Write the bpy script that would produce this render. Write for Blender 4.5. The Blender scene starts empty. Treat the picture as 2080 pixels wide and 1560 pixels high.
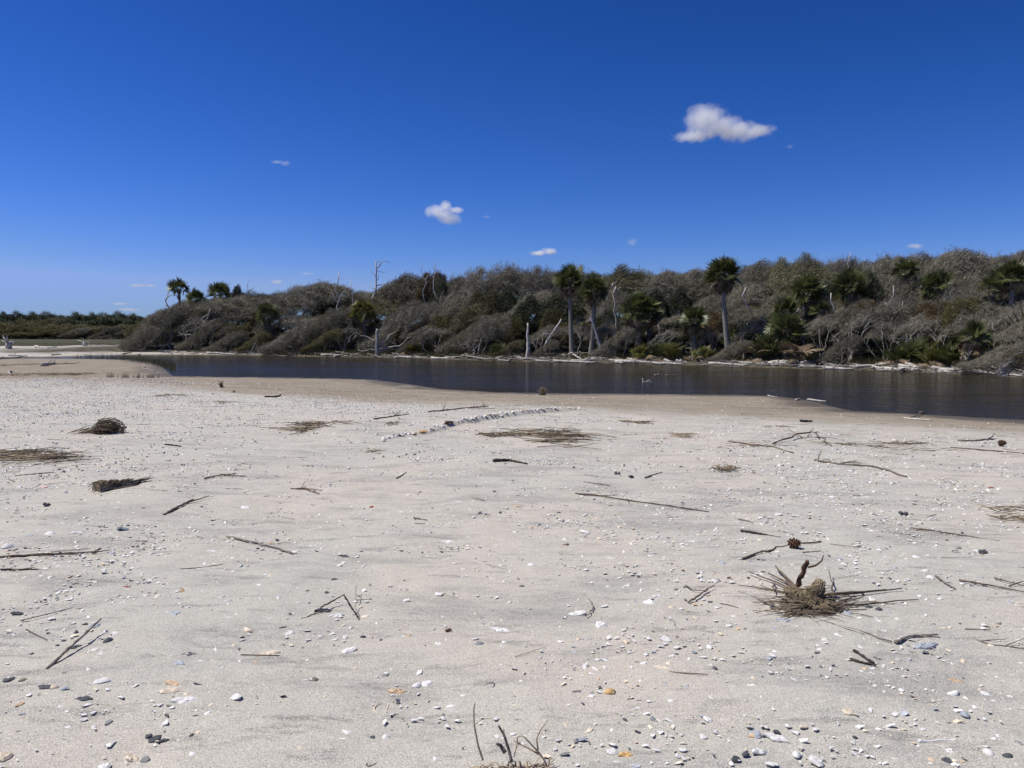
import bpy, math, random
import numpy as np
from mathutils import Vector, Matrix, Euler, kdtree

random.seed(7)
RNG = np.random.default_rng(7)
SC = bpy.context.scene
COL = SC.collection
PI = math.pi

# ------------------------------------------------------------------ camera, sky, sun, exposure
EYE = 2.45                      # metres above the water level (z = 0)
FPX = 1570.0                    # focal length in pixels of the 2080 px wide photograph
PITCH = math.atan(101 / FPX)    # the horizon lies a little above the middle of the frame
cam_d = bpy.data.cameras.new('camera')
cam = bpy.data.objects.new('camera', cam_d)
COL.objects.link(cam)
cam.location = (0, 0, EYE)
cam.rotation_euler = (PI / 2 - PITCH, 0, 0)
cam_d.sensor_width = 36
cam_d.lens = 36 * FPX / 2080
cam_d.clip_start = 0.05
cam_d.clip_end = 40000
SC.camera = cam

SUN_EL, SUN_AZ = math.radians(61), math.radians(-86)      # high, from the left (azimuth from +Y, clockwise positive)
world = bpy.data.worlds.new('World')
SC.world = world
world.use_nodes = True
wn = world.node_tree
sky = wn.nodes.new('ShaderNodeTexSky')
sky.sky_type = 'NISHITA'
sky.sun_disc = False
sky.sun_elevation = SUN_EL
sky.sun_rotation = SUN_AZ
sky.altitude = 0
sky.air_density = 1.0
sky.dust_density = 0.0
sky.ozone_density = 2.0
# the camera that took the photograph renders clear sky deep and saturated: one even tone curve over the whole sky
def _wm(op, a, b):
    n = wn.nodes.new('ShaderNodeMath'); n.operation = op
    for k, v in enumerate((a, b)):
        if isinstance(v, (int, float)): n.inputs[k].default_value = v
        else: wn.links.new(v, n.inputs[k])
    return n.outputs[0]
sep = wn.nodes.new('ShaderNodeSeparateColor'); cmb = wn.nodes.new('ShaderNodeCombineColor')
wn.links.new(sky.outputs[0], sep.inputs[0])
for k, (cap, power, out) in enumerate(((0.56, 2.24, 0.95), (0.70, 1.62, 0.71), (0.72, 1.66, 1.37))):
    v = _wm('MINIMUM', _wm('MULTIPLY', sep.outputs[k], 0.1), cap)
    wn.links.new(_wm('MULTIPLY', _wm('POWER', v, power), out * 10), cmb.inputs[k])
bg = wn.nodes['Background']
wn.links.new(cmb.outputs[0], bg.inputs['Color'])
bg.inputs['Strength'].default_value = 0.10

sun_d = bpy.data.lights.new('sun', 'SUN')
sun_d.energy = 5.0
sun_d.angle = math.radians(0.55)
sun_d.color = (1.0, 0.96, 0.89)
sun = bpy.data.objects.new('sun', sun_d)
COL.objects.link(sun)
TO_SUN = Vector((math.sin(SUN_AZ) * math.cos(SUN_EL), math.cos(SUN_AZ) * math.cos(SUN_EL), math.sin(SUN_EL)))
sun.rotation_euler = (-TO_SUN).to_track_quat('-Z', 'Y').to_euler()
sun.location = (-30, 30, 60)

vs = SC.view_settings
vs.view_transform = 'Standard'
vs.look = 'None'
vs.exposure = 0.0
vs.gamma = 1.0
vs.use_curve_mapping = False
SC.render.engine = 'CYCLES'
SC.cycles.max_bounces = 12
SC.cycles.diffuse_bounces = 3
SC.cycles.glossy_bounces = 2
SC.cycles.volume_bounces = 12
SC.cycles.transparent_max_bounces = 4
SC.cycles.use_denoising = True
SC.cycles.denoiser = 'OPENIMAGEDENOISE'
SC.cycles.denoising_input_passes = 'RGB_ALBEDO_NORMAL'
SC.cycles.denoising_prefilter = 'ACCURATE'
SC.cycles.volume_max_steps = 128

# ------------------------------------------------------------------ helpers: noise, terrain, projection
_LAT = np.random.default_rng(3).random((256, 256))
def vnoise(x, y, s):
    x = np.asarray(x) / s + 1000.3; y = np.asarray(y) / s + 1000.7
    xi = np.floor(x).astype(int); yi = np.floor(y).astype(int)
    fx = x - xi; fy = y - yi
    fx = fx * fx * (3 - 2 * fx); fy = fy * fy * (3 - 2 * fy)
    g = lambda a, b: _LAT[a & 255, b & 255]
    return ((g(xi, yi) * (1 - fx) + g(xi + 1, yi) * fx) * (1 - fy) + (g(xi, yi + 1) * (1 - fx) + g(xi + 1, yi + 1) * fx) * fy) * 2 - 1
def sstep(a, b, x):
    t = np.clip((np.asarray(x, float) - a) / (b - a), 0, 1)
    return t * t * (3 - 2 * t)
CP, SP = math.cos(PITCH), math.sin(PITCH)
def ray(px, py):
    a = (px - 1040) / FPX; b = -(py - 780) / FPX
    return np.array([a, CP + b * SP, -SP + b * CP])
def at_z(px, py, z):
    d = ray(px, py); t = (z - EYE) / d[2]
    return np.array([d[0] * t, d[1] * t])
NEAR_PX = [(-900, 727.6), (0, 727.9), (110, 728.2), (200, 729), (265, 730.5), (305, 735), (330, 743), (343, 755), (352, 763), (450, 765.5), (560, 766), (700, 768.5), (760, 771), (800, 776), (850, 783), (890, 789), (1000, 796.5), (1160, 799), (1300, 799.5), (1400, 801), (1500, 802), (1560, 804), (1610, 808), (1650, 815), (1690, 825), (1730, 834), (1800, 838), (1900, 843), (2080, 853), (2800, 893)]
FAR_PX = [(-900, 726.8), (0, 726.6), (110, 726), (250, 722.5), (350, 721.5), (480, 722), (600, 724), (800, 727), (1000, 733), (1200, 737), (1400, 742), (1600, 748), (1750, 752), (1900, 758), (2080, 767), (2800, 800)]
NEARL = np.array([at_z(x, y, 0) for x, y in NEAR_PX])
FARL = np.array([at_z(x, y, 0) for x, y in FAR_PX])
def seg_dist(x, y, L):
    best = np.full(np.shape(x), 1e9)
    for i in range(len(L) - 1):
        ax, ay = L[i]; bx, by = L[i + 1]
        dx, dy = bx - ax, by - ay
        t = np.clip(((x - ax) * dx + (y - ay) * dy) / (dx * dx + dy * dy), 0, 1)
        best = np.minimum(best, np.hypot(x - ax - t * dx, y - ay - t * dy))
    return best
def zones(x, y):
    """signed distances: >0 on the near beach, >0 on the far bank, both <0 on water"""
    x = np.asarray(x, float); y = np.asarray(y, float)
    ys = np.where(y > 0.5, y, 0.5)
    u = np.clip(x / ys, -3, 3)
    yn = np.interp(u, NEARL[:, 0] / NEARL[:, 1], NEARL[:, 1])
    yf = np.interp(u, FARL[:, 0] / FARL[:, 1], FARL[:, 1])
    dn = seg_dist(x, y, NEARL); df = seg_dist(x, y, FARL)
    near = y < yn; far = y > yf
    return np.where(near, dn, -dn), np.where(far, df, -df)
SCARP_PX = [(772, 897), (800, 890), (860, 882), (905, 869), (960, 858), (1010, 849), (1060, 843), (1110, 838), (1150, 835), (1186, 832)]
SCARP = None
def base_h(x, y):
    dn, df = zones(x, y)
    x = np.asarray(x, float); y = np.asarray(y, float)
    d = np.maximum(dn, 0)
    hn = 0.85 * (1 - np.exp(-(d / 12.0) ** 1.4))
    hn = hn * (1 - 0.62 * sstep(33, 50, y))
    hn = hn + 0.10 * np.exp(-((y - 31.5 - 0.06 * x) / 3.0) ** 2) * sstep(-6, -13, x)
    hn = hn + (0.028 * vnoise(x, y, 1.7) + 0.014 * vnoise(x + 9, y, 0.55)) * sstep(0.5, 5, d)
    e = np.maximum(df, 0)
    hf = 0.42 * (1 - np.exp(-e / 2.2)) + 0.95 * sstep(4, 26, e) * sstep(-62, -42, x)
    hf = hf + 0.25 * sstep(3, 12, e) * (1 - sstep(-62, -42, x))
    hf = hf + 0.12 * vnoise(x, y, 2.6) * sstep(1, 4, e)
    marsh = sstep(-40, -52, x + 0.18 * (y - 120)) * sstep(117, 126, y + 2.5 * vnoise(x, y, 9))
    hf = hf * (1 - marsh) + 0.10 * marsh
    w = np.minimum(-dn, -df)
    hw = -0.45 * (1 - np.exp(-np.maximum(w, 0) / 2.5)) - 0.004
    return np.where(dn > 0, hn, np.where(df > 0, hf, hw)), dn, df, marsh
def scarp_h(x, y):
    if SCARP is None:
        return 0.0
    x = np.asarray(x, float); y = np.asarray(y, float)
    best = np.full(np.shape(x), 1e9); s = np.zeros(np.shape(x)); tt = np.zeros(np.shape(x))
    n = len(SCARP) - 1
    for i in range(n):
        ax, ay = SCARP[i]; bx, by = SCARP[i + 1]
        dx, dy = bx - ax, by - ay; L = math.hypot(dx, dy)
        t = np.clip(((x - ax) * dx + (y - ay) * dy) / (L * L), 0, 1)
        dist = np.hypot(x - ax - t * dx, y - ay - t * dy)
        side = (dx * (y - ay) - dy * (x - ax)) / L
        m = dist < best
        best = np.where(m, dist, best); s = np.where(m, np.sign(side) * dist, s); tt = np.where(m, (i + t) / n, tt)
    amp = 0.07 * sstep(0.14, 0.45, tt) * (1 - 0.75 * sstep(0.8, 0.98, tt)) + 0.02
    amp = amp * sstep(0.0, 0.06, tt) * (1 - sstep(0.97, 1.0, tt))
    shape = sstep(-0.10, 0.02, s) * np.exp(-np.maximum(s, 0) / 1.1)
    return amp * shape
def H(x, y):
    return base_h(x, y)[0] + scarp_h(x, y)
_TS = np.concatenate([np.geomspace(1.5, 60, 700), np.linspace(60.2, 260, 500)])
def gp(px, py):
    """ground point seen at a pixel of the photograph"""
    d = ray(px, py); t = _TS
    z = EYE + d[2] * t - np.maximum(H(d[0] * t, d[1] * t), 0)
    k = np.nonzero(z < 0)[0]
    if len(k) == 0:
        t0 = 250.0
    else:
        i = max(k[0], 1); t0 = t[i - 1] + (t[i] - t[i - 1]) * z[i - 1] / (z[i - 1] - z[i])
    x, y = d[0] * t0, d[1] * t0
    return np.array([x, y, float(H(x, y))])
def col_pt(px, dist):
    """ground point in the column of a pixel, dist metres forward"""
    x = (px - 1040) / FPX * dist / CP * 1.0
    return np.array([x, dist, float(H(x, dist))])
def z_of(py, y):
    b = -(py - 780) / FPX; d1 = CP + b * SP; d2 = -SP + b * CP
    return EYE + d2 / d1 * y
def far_dist(px):
    u = (px - 1040) / FPX / CP
    return float(np.interp(u, FARL[:, 0] / FARL[:, 1], FARL[:, 1]))
SCARP = np.array([gp(x, y)[:2] for x, y in SCARP_PX])

# ------------------------------------------------------------------ helpers: meshes, materials, objects
class MB:
    def __init__(s): s.V = []; s.F = []; s.n = 0
    def add(s, v, f):
        v = np.asarray(v, float).reshape(-1, 3); f = np.asarray(f, int).reshape(-1, 3)
        s.V.append(v); s.F.append(f + s.n); s.n += len(v)
        return s
    def tube(s, pts, rad, n=6):
        P = np.asarray(pts, float); R = np.broadcast_to(np.asarray(rad, float), (len(P),))
        T = np.gradient(P, axis=0); T /= np.linalg.norm(T, axis=1)[:, None] + 1e-9
        a = np.array([0.0, 0, 1]) if abs(T[0][2]) < 0.9 else np.array([1.0, 0, 0])
        u = np.cross(T[0], a); u /= np.linalg.norm(u)
        rings = []
        for i in range(len(P)):
            u = u - T[i] * np.dot(u, T[i]); u /= np.linalg.norm(u) + 1e-9
            w = np.cross(T[i], u)
            k = np.arange(n) * 2 * PI / n
            rings.append(P[i] + R[i] * (np.cos(k)[:, None] * u + np.sin(k)[:, None] * w))
        V = np.concatenate(rings + [P[:1], P[-1:]])
        F = []
        m = len(P)
        for i in range(m - 1):
            for j in range(n):
                a0, a1 = i * n + j, i * n + (j + 1) % n
                F += [(a0, a1, a1 + n), (a0, a1 + n, a0 + n)]
        for j in range(n):
            F += [(m * n, (j + 1) % n, j), (m * n + 1, (m - 1) * n + j, (m - 1) * n + (j + 1) % n)]
        return s.add(V, F)
    def slivers(s, P, D, L, W):
        """thin tapering blades: root P, unit direction D, length L, width W"""
        P = np.asarray(P); D = np.asarray(D); n = len(P)
        r = RNG.normal(size=(n, 3)); side = np.cross(D, r); side /= np.linalg.norm(side, axis=1)[:, None] + 1e-9
        L = np.broadcast_to(L, (n,))[:, None]; W = np.broadcast_to(W, (n,))[:, None]
        V = np.stack([P - side * W / 2, P + side * W / 2, P + D * L], 1).reshape(-1, 3)
        return s.add(V, np.arange(3 * n).reshape(-1, 3))
    def leaves(s, P, D, L, W):
        P = np.asarray(P); D = np.asarray(D); n = len(P)
        r = RNG.normal(size=(n, 3)); side = np.cross(D, r); side /= np.linalg.norm(side, axis=1)[:, None] + 1e-9
        L = np.broadcast_to(L, (n,))[:, None]; W = np.broadcast_to(W, (n,))[:, None]
        V = np.stack([P, P + D * L * .5 - side * W / 2, P + D * L, P + D * L * .5 + side * W / 2], 1).reshape(-1, 3)
        i = np.arange(n)[:, None] * 4
        return s.add(V, np.concatenate([i + [0, 1, 2], i + [0, 2, 3]]))
    def mesh(s, name, mat, smooth=True):
        V = np.concatenate(s.V) if s.V else np.zeros((0, 3)); F = np.concatenate(s.F) if s.F else np.zeros((0, 3), int)
        me = bpy.data.meshes.new(name)
        me.vertices.add(len(V)); me.vertices.foreach_set('co', V.astype(np.float32).ravel())
        me.loops.add(len(F) * 3); me.loops.foreach_set('vertex_index', F.astype(np.int32).ravel())
        me.polygons.add(len(F)); me.polygons.foreach_set('loop_start', np.arange(0, len(F) * 3, 3, dtype=np.int32))
        me.polygons.foreach_set('use_smooth', np.full(len(F), bool(smooth)))
        me.update(calc_edges=True)
        if mat: me.materials.append(mat)
        return me
def ob(name, me, parent=None, loc=None, rot=None, scale=None):
    o = bpy.data.objects.new(name, me)
    COL.objects.link(o)
    if parent: o.parent = parent
    if loc is not None: o.location = loc
    if rot is not None: o.rotation_euler = rot
    if scale is not None: o.scale = scale if hasattr(scale, '__len__') else (scale,) * 3
    return o
def tag(o, label, cat, group=None):
    o['label'] = label; o['category'] = cat
    if group: o['group'] = group
    return o
def nrm(v):
    v = np.asarray(v, float); return v / (np.linalg.norm(v) + 1e-9)
def wander(p0, d, length, k, amp, rng=random, bias=(0, 0, 0)):
    """a gently crooked polyline"""
    P = [np.asarray(p0, float)]; d = nrm(d)
    for i in range(k):
        d = nrm(d + np.array([rng.gauss(0, amp), rng.gauss(0, amp), rng.gauss(0, amp)]) + np.asarray(bias))
        P.append(P[-1] + d * length / k)
    return np.array(P)

def mat(name, c1, c2=None, scale=8, rough=0.9, vary=0.18, bump=0.0, stretch=(1, 1, 1), spec=0.25, trans=0.0, detail=4, coord='Object'):
    m = bpy.data.materials.new(name); m.use_nodes = True
    nt = m.node_tree; N = nt.nodes; L = nt.links
    b = N['Principled BSDF']; b.inputs['Roughness'].default_value = rough
    b.inputs['Specular IOR Level'].default_value = spec
    tc = N.new('ShaderNodeTexCoord'); mp = N.new('ShaderNodeMapping'); mp.inputs['Scale'].default_value = stretch
    L.new(tc.outputs[coord], mp.inputs['Vector'])
    no = N.new('ShaderNodeTexNoise'); no.inputs['Scale'].default_value = scale; no.inputs['Detail'].default_value = detail
    L.new(mp.outputs[0], no.inputs['Vector'])
    cr = N.new('ShaderNodeValToRGB'); cr.color_ramp.elements[0].position = 0.35; cr.color_ramp.elements[1].position = 0.68
    cr.color_ramp.elements[0].color = (*c1, 1); cr.color_ramp.elements[1].color = (*(c2 or c1), 1)
    L.new(no.outputs['Fac'], cr.inputs[0])
    oi = N.new('ShaderNodeObjectInfo')
    mr = N.new('ShaderNodeMapRange'); mr.inputs['To Min'].default_value = 1 - vary; mr.inputs['To Max'].default_value = 1 + vary
    L.new(oi.outputs['Random'], mr.inputs['Value'])
    mx = N.new('ShaderNodeMix'); mx.data_type = 'RGBA'; mx.blend_type = 'MULTIPLY'; mx.inputs['Factor'].default_value = 1
    L.new(cr.outputs[0], mx.inputs[6]); L.new(mr.outputs[0], mx.inputs[7])
    L.new(mx.outputs[2], b.inputs['Base Color'])
    if bump:
        bp = N.new('ShaderNodeBump'); bp.inputs['Strength'].default_value = bump; bp.inputs['Distance'].default_value = 0.02
        L.new(no.outputs['Fac'], bp.inputs['Height']); L.new(bp.outputs[0], b.inputs['Normal'])
    if trans:
        t = N.new('ShaderNodeBsdfTranslucent'); L.new(mx.outputs[2], t.inputs['Color'])
        ms = N.new('ShaderNodeMixShader'); ms.inputs[0].default_value = trans
        L.new(b.outputs[0], ms.inputs[1]); L.new(t.outputs[0], ms.inputs[2]); L.new(ms.outputs[0], N['Material Output'].inputs['Surface'])
    return m

# ------------------------------------------------------------------ the ground: one sheet, sand, bank, marsh
def build_ground():
    rr = np.concatenate([np.geomspace(1.2, 42, 640), np.linspace(42.3, 135, 150), np.geomspace(138, 6000, 40)])
    az = np.concatenate([np.linspace(-180, -48, 40)[:-1], np.linspace(-48, 48, 620), np.linspace(48, 180, 40)[1:]])
    az = np.radians(az)
    A, R = np.meshgrid(az, rr)
    x = R * np.sin(A); y = R * np.cos(A)
    z, dn, df, marsh = base_h(x, y)
    z = z + scarp_h(x, y)
    # wind ripples in the dry sand, fading where the mesh gets too coarse to hold them
    fade = (1 - sstep(9, 17, R)) * (dn > 6)
    ph = (x * 0.45 - y * 1.0 + 0.35 * vnoise(x, y, 0.9) + 0.10 * vnoise(x, y, 0.23)) / 0.085
    rip = np.sin(ph * 2 * PI) * (0.35 + 0.65 * sstep(-0.3, 0.5, vnoise(x + 31, y, 1.3)))
    ph2 = (x * 0.25 - y * 1.0 + 0.5 * vnoise(x + 5, y, 0.7)) / 0.16
    patch = sstep(-0.1, 0.6, vnoise(x + 50, y * 1.4, 1.9))
    z = z + fade * (patch * (0.0012 * rip + 0.0012 * np.sin(ph2 * 2 * PI)) + 0.003 * vnoise(x, y * 1.6, 0.10) + 0.005 * vnoise(x + 3, y * 1.5, 0.21) + 0.011 * vnoise(x + 13, y * 1.2, 0.34))
    wl = np.array([gp(px, py)[:2] for px, py in [(-900, 775), (0, 772), (200, 777), (330, 786), (480, 799), (700, 815), (900, 824), (1200, 836), (1400, 844), (1600, 855), (1900, 873), (2080, 884), (2800, 925)]])
    u = np.clip(x / np.where(y > .5, y, .5), -3, 3)
    yw = np.interp(u, wl[:, 0] / wl[:, 1], wl[:, 1])
    wet = np.where(y > 0.5, 0.75 * sstep(-3.2, 3.0, (y - yw) + 2.6 * vnoise(x, y, 3.2) + 1.2 * vnoise(x, y, .8)) + 0.25 * sstep(0, 4, (y - yw) + 1.5 * vnoise(x, y, 1.4)), 0)
    wet = np.where(df > 0, 0, wet)
    damp = np.where(dn < 0, 1, 1 - sstep(0.1, 2.4, dn + 0.9 * vnoise(x, y, 1.1) + 0.4 * vnoise(x, y, .3)))
    damp = np.where(df > 0, 1 - sstep(0.2, 0.8, df), damp)
    inner = sstep(-38, -22, x)
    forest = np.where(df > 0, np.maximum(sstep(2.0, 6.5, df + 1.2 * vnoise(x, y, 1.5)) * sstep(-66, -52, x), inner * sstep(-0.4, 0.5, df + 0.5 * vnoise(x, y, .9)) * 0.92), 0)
    nr, na = R.shape
    V = np.stack([x, y, z], -1).reshape(-1, 3)
    V = np.concatenate([V, [[0, 0, float(H(0, 0.6))]]])
    i = np.arange(nr - 1)[:, None] * na + np.arange(na)[None, :]
    j = np.arange(nr - 1)[:, None] * na + (np.arange(na)[None, :] + 1) % na
    F = np.stack([i, i + na, j + na, j], -1).reshape(-1, 4)
    me = bpy.data.meshes.new('ground')
    fan = np.stack([np.full(na, nr * na), np.arange(na), (np.arange(na) + 1) % na], -1)
    me.vertices.add(len(V)); me.vertices.foreach_set('co', V.astype(np.float32).ravel())
    nl = F.size + fan.size
    me.loops.add(nl); me.loops.foreach_set('vertex_index', np.concatenate([F.ravel(), fan.ravel()]).astype(np.int32))
    me.polygons.add(len(F) + len(fan))
    me.polygons.foreach_set('loop_start', np.concatenate([np.arange(len(F)) * 4, F.size + np.arange(len(fan)) * 3]).astype(np.int32))
    me.polygons.foreach_set('use_smooth', np.ones(len(F) + len(fan), bool))
    me.update(calc_edges=True)
    for nm, a in (('wet', wet), ('damp', damp), ('forest', forest), ('marsh', marsh)):
        at = me.attributes.new(nm, 'FLOAT', 'POINT')
        at.data.foreach_set('value', np.concatenate([a.ravel(), [0]]).astype(np.float32))
    m = bpy.data.materials.new('sand'); m.use_nodes = True
    nt = m.node_tree; N = nt.nodes; L = nt.links; b = N['Principled BSDF']
    tc = N.new('ShaderNodeTexCoord')
    def noise(scale, detail=3, stretch=(1, 1, 1), rot=0, rough=0.5):
        mp = N.new('ShaderNodeMapping'); mp.inputs['Scale'].default_value = stretch; mp.inputs['Rotation'].default_value = (0, 0, rot)
        L.new(tc.outputs['Object'], mp.inputs['Vector'])
        n = N.new('ShaderNodeTexNoise'); n.inputs['Scale'].default_value = scale; n.inputs['Detail'].default_value = detail; n.inputs['Roughness'].default_value = rough
        L.new(mp.outputs[0], n.inputs['Vector']); return n.outputs['Fac']
    def ramp(fac, p0, c0, p1, c1):
        r = N.new('ShaderNodeValToRGB'); e = r.color_ramp.elements
        e[0].position = p0; e[0].color = (*c0, 1); e[1].position = p1; e[1].color = (*c1, 1); L.new(fac, r.inputs[0]); return r.outputs[0]
    def mix(fac, a, c, mode='MIX'):
        x_ = N.new('ShaderNodeMix'); x_.data_type = 'RGBA'; x_.blend_type = mode
        if isinstance(fac, (int, float)): x_.inputs['Factor'].default_value = fac
        else: L.new(fac, x_.inputs['Factor'])
        for k, v in ((6, a), (7, c)):
            if isinstance(v, tuple): x_.inputs[k].default_value = (*v, 1)
            else: L.new(v, x_.inputs[k])
        return x_.outputs[2]
    def attr(n):
        a = N.new('ShaderNodeAttribute'); a.attribute_name = n; return a.outputs['Fac']
    W3 = (1, 1, 1); B3 = (0, 0, 0)
    c = ramp(noise(0.55, 4), 0.38, (0.480, 0.431, 0.362), 0.60, (0.426, 0.412, 0.354))
    c = mix(ramp(noise(1.7, 6, (0.45, 1.3, 1), 0.35, 0.68), 0.50, B3, 0.64, (0.8,) * 3), c, (0.27, 0.265, 0.235))
    c = mix(ramp(noise(5.5, 6, (0.4, 1.5, 1), 0.3, 0.72), 0.55, B3, 0.66, (0.8,) * 3), c, (0.19, 0.187, 0.168))
    c = mix(ramp(noise(150, 2), 0.34, (0.6,) * 3, 0.50, B3), c, (0.17, 0.155, 0.14))
    c = mix(ramp(noise(190, 2), 0.52, B3, 0.66, (0.75,) * 3), c, (0.72, 0.67, 0.61))
    c = mix(ramp(noise(38, 4, (1, 1.6, 1), 0.2, 0.7), 0.60, B3, 0.72, (0.45,) * 3), c, (0.22, 0.205, 0.185))
    c = mix(ramp(noise(16, 5, (0.7, 1.6, 1), 0.2, 0.7), 0.62, B3, 0.72, (0.5,) * 3), c, (0.66, 0.63, 0.58))
    wetc = ramp(noise(1.1, 5, (0.5, 1.5, 1)), 0.35, (0.235, 0.195, 0.145), 0.7, (0.33, 0.28, 0.215))
    wetc = mix(ramp(noise(40, 3), 0.4, (0.3,) * 3, 0.6, B3), wetc, (0.17, 0.14, 0.10))
    c = mix(attr('wet'), c, wetc)
    c = mix(attr('damp'), c, (0.10, 0.083, 0.06))
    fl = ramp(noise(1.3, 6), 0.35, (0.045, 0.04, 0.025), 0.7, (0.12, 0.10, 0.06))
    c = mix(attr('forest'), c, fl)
    ma = ramp(noise(0.05, 5, (0.4, 2.2, 1)), 0.35, (0.045, 0.045, 0.018), 0.7, (0.08, 0.07, 0.036))
    c = mix(attr('marsh'), c, ma)
    L.new(c, b.inputs['Base Color'])
    b.inputs['Specular IOR Level'].default_value = 0.2
    rg = N.new('ShaderNodeMapRange'); rg.inputs['To Min'].default_value = 0.95; rg.inputs['To Max'].default_value = 0.55
    L.new(attr('damp'), rg.inputs['Value']); L.new(rg.outputs[0], b.inputs['Roughness'])
    b1 = N.new('ShaderNodeBump'); b1.inputs['Strength'].default_value = 0.8; b1.inputs['Distance'].default_value = 0.004
    L.new(noise(120, 3), b1.inputs['Height'])
    b2 = N.new('ShaderNodeBump'); b2.inputs['Strength'].default_value = 0.7; b2.inputs['Distance'].default_value = 0.03
    L.new(noise(7, 5, (0.6, 1.4, 1), 0.3, 0.6), b2.inputs['Height']); L.new(b1.outputs[0], b2.inputs['Normal'])
    L.new(b2.outputs[0], b.inputs['Normal'])
    me.materials.append(m)
    g = ob('ground', me); g['kind'] = 'structure'
    return g
build_ground()

def build_water():
    me = bpy.data.meshes.new('water')
    V = [(-260, 14, 0), (260, 14, 0), (260, 123, 0), (-260, 123, 0)]
    me.from_pydata(V, [], [(0, 1, 2, 3)])
    m = bpy.data.materials.new('tidal_water'); m.use_nodes = True
    nt = m.node_tree; N = nt.nodes; L = nt.links; b = N['Principled BSDF']
    b.inputs['Base Color'].default_value = (0.012, 0.0105, 0.0075, 1)
    b.inputs['Roughness'].default_value = 0.09
    b.inputs['IOR'].default_value = 1.33
    b.inputs['Specular IOR Level'].default_value = 0.27
    tc = N.new('ShaderNodeTexCoord')
    mp = N.new('ShaderNodeMapping'); mp.inputs['Scale'].default_value = (0.12, 0.55, 1); L.new(tc.outputs['Object'], mp.inputs['Vector'])
    pn = N.new('ShaderNodeTexNoise'); pn.inputs['Scale'].default_value = 0.45; pn.inputs['Detail'].default_value = 4; L.new(mp.outputs[0], pn.inputs['Vector'])
    pr = N.new('ShaderNodeMapRange'); pr.inputs['From Min'].default_value = 0.35; pr.inputs['From Max'].default_value = 0.65; pr.inputs['To Min'].default_value = 0.25; pr.inputs['To Max'].default_value = 1.0
    L.new(pn.outputs['Fac'], pr.inputs['Value'])
    prev = None
    for sc, dist, stretch in ((5, 0.055, (0.35, 1.2, 1)), (1.6, 0.13, (0.3, 1.1, 1)), (16, 0.010, (0.6, 1.2, 1))):
        mp = N.new('ShaderNodeMapping'); mp.inputs['Scale'].default_value = stretch; mp.inputs['Rotation'].default_value = (0, 0, 0.12)
        L.new(tc.outputs['Object'], mp.inputs['Vector'])
        n = N.new('ShaderNodeTexNoise'); n.inputs['Scale'].default_value = sc; n.inputs['Detail'].default_value = 2
        L.new(mp.outputs[0], n.inputs['Vector'])
        bp = N.new('ShaderNodeBump'); bp.inputs['Distance'].default_value = dist
        L.new(pr.outputs[0], bp.inputs['Strength']); L.new(n.outputs['Fac'], bp.inputs['Height'])
        if prev: L.new(prev, bp.inputs['Normal'])
        prev = bp.outputs[0]
    N.remove(b)
    df_ = N.new('ShaderNodeBsdfDiffuse'); df_.inputs['Color'].default_value = (0.019, 0.016, 0.010, 1)
    gl = N.new('ShaderNodeBsdfGlossy'); gl.inputs['Roughness'].default_value = 0.12; gl.inputs['Color'].default_value = (0.97, 0.93, 0.83, 1); L.new(prev, gl.inputs['Normal'])
    fr = N.new('ShaderNodeFresnel'); fr.inputs['IOR'].default_value = 1.33; L.new(prev, fr.inputs['Normal'])
    sr = N.new('ShaderNodeMapRange'); sr.inputs['From Min'].default_value = 0.3; sr.inputs['From Max'].default_value = 0.7; sr.inputs['To Min'].default_value = 0.46; sr.inputs['To Max'].default_value = 1.0
    L.new(pn.outputs['Fac'], sr.inputs['Value'])
    mu = N.new('ShaderNodeMath'); mu.operation = 'MULTIPLY'; L.new(fr.outputs[0], mu.inputs[0]); L.new(sr.outputs[0], mu.inputs[1])   # wave masking: a ruffled surface mirrors less
    ms = N.new('ShaderNodeMixShader'); L.new(mu.outputs[0], ms.inputs[0]); L.new(df_.outputs[0], ms.inputs[1]); L.new(gl.outputs[0], ms.inputs[2])
    L.new(ms.outputs[0], N['Material Output'].inputs['Surface'])
    me.materials.append(m)
    w = ob('water', me); w['kind'] = 'structure'
build_water()

# ------------------------------------------------------------------ vegetation: materials and kinds
M_BARK = mat('grey_bark', (0.25, 0.225, 0.19), (0.50, 0.46, 0.41), 5, 0.9, 0.22, 0.5, (1, 1, 0.3))
M_PALEB = mat('pale_bark', (0.27, 0.25, 0.22), (0.52, 0.485, 0.435), 5, 0.9, 0.22, 0.4, (1, 1, 0.3))
M_TWIG = mat('grey_twigs', (0.15, 0.136, 0.10), (0.305, 0.28, 0.222), 1.6, 0.95, 0.32)
M_TWIGO = mat('olive_twigs', (0.13, 0.125, 0.07), (0.26, 0.24, 0.145), 1.6, 0.95, 0.3)
M_DEAD = mat('bleached_wood', (0.36, 0.34, 0.31), (0.62, 0.59, 0.55), 6, 0.85, 0.15, 0.4, (1, 1, 0.4))
M_LEAF = mat('olive_leaves', (0.065, 0.062, 0.020), (0.155, 0.130, 0.045), 2.2, 0.6, 0.3, trans=0.25)
M_LEAFD = mat('dark_leaves', (0.022, 0.032, 0.014), (0.060, 0.070, 0.026), 2.5, 0.6, 0.3, trans=0.2)
M_LEAFR = mat('rusty_leaves', (0.075, 0.058, 0.022), (0.16, 0.105, 0.045), 2.2, 0.7, 0.2, trans=0.2)
M_PALM = mat('palm_green', (0.048, 0.062, 0.020), (0.135, 0.145, 0.050), 2.0, 0.45, 0.35, trans=0.25, spec=0.4)
M_PALMY = mat('palm_yellow_green', (0.07, 0.08, 0.022), (0.175, 0.17, 0.045), 2.5, 0.5, 0.35, trans=0.3, spec=0.4)
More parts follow.
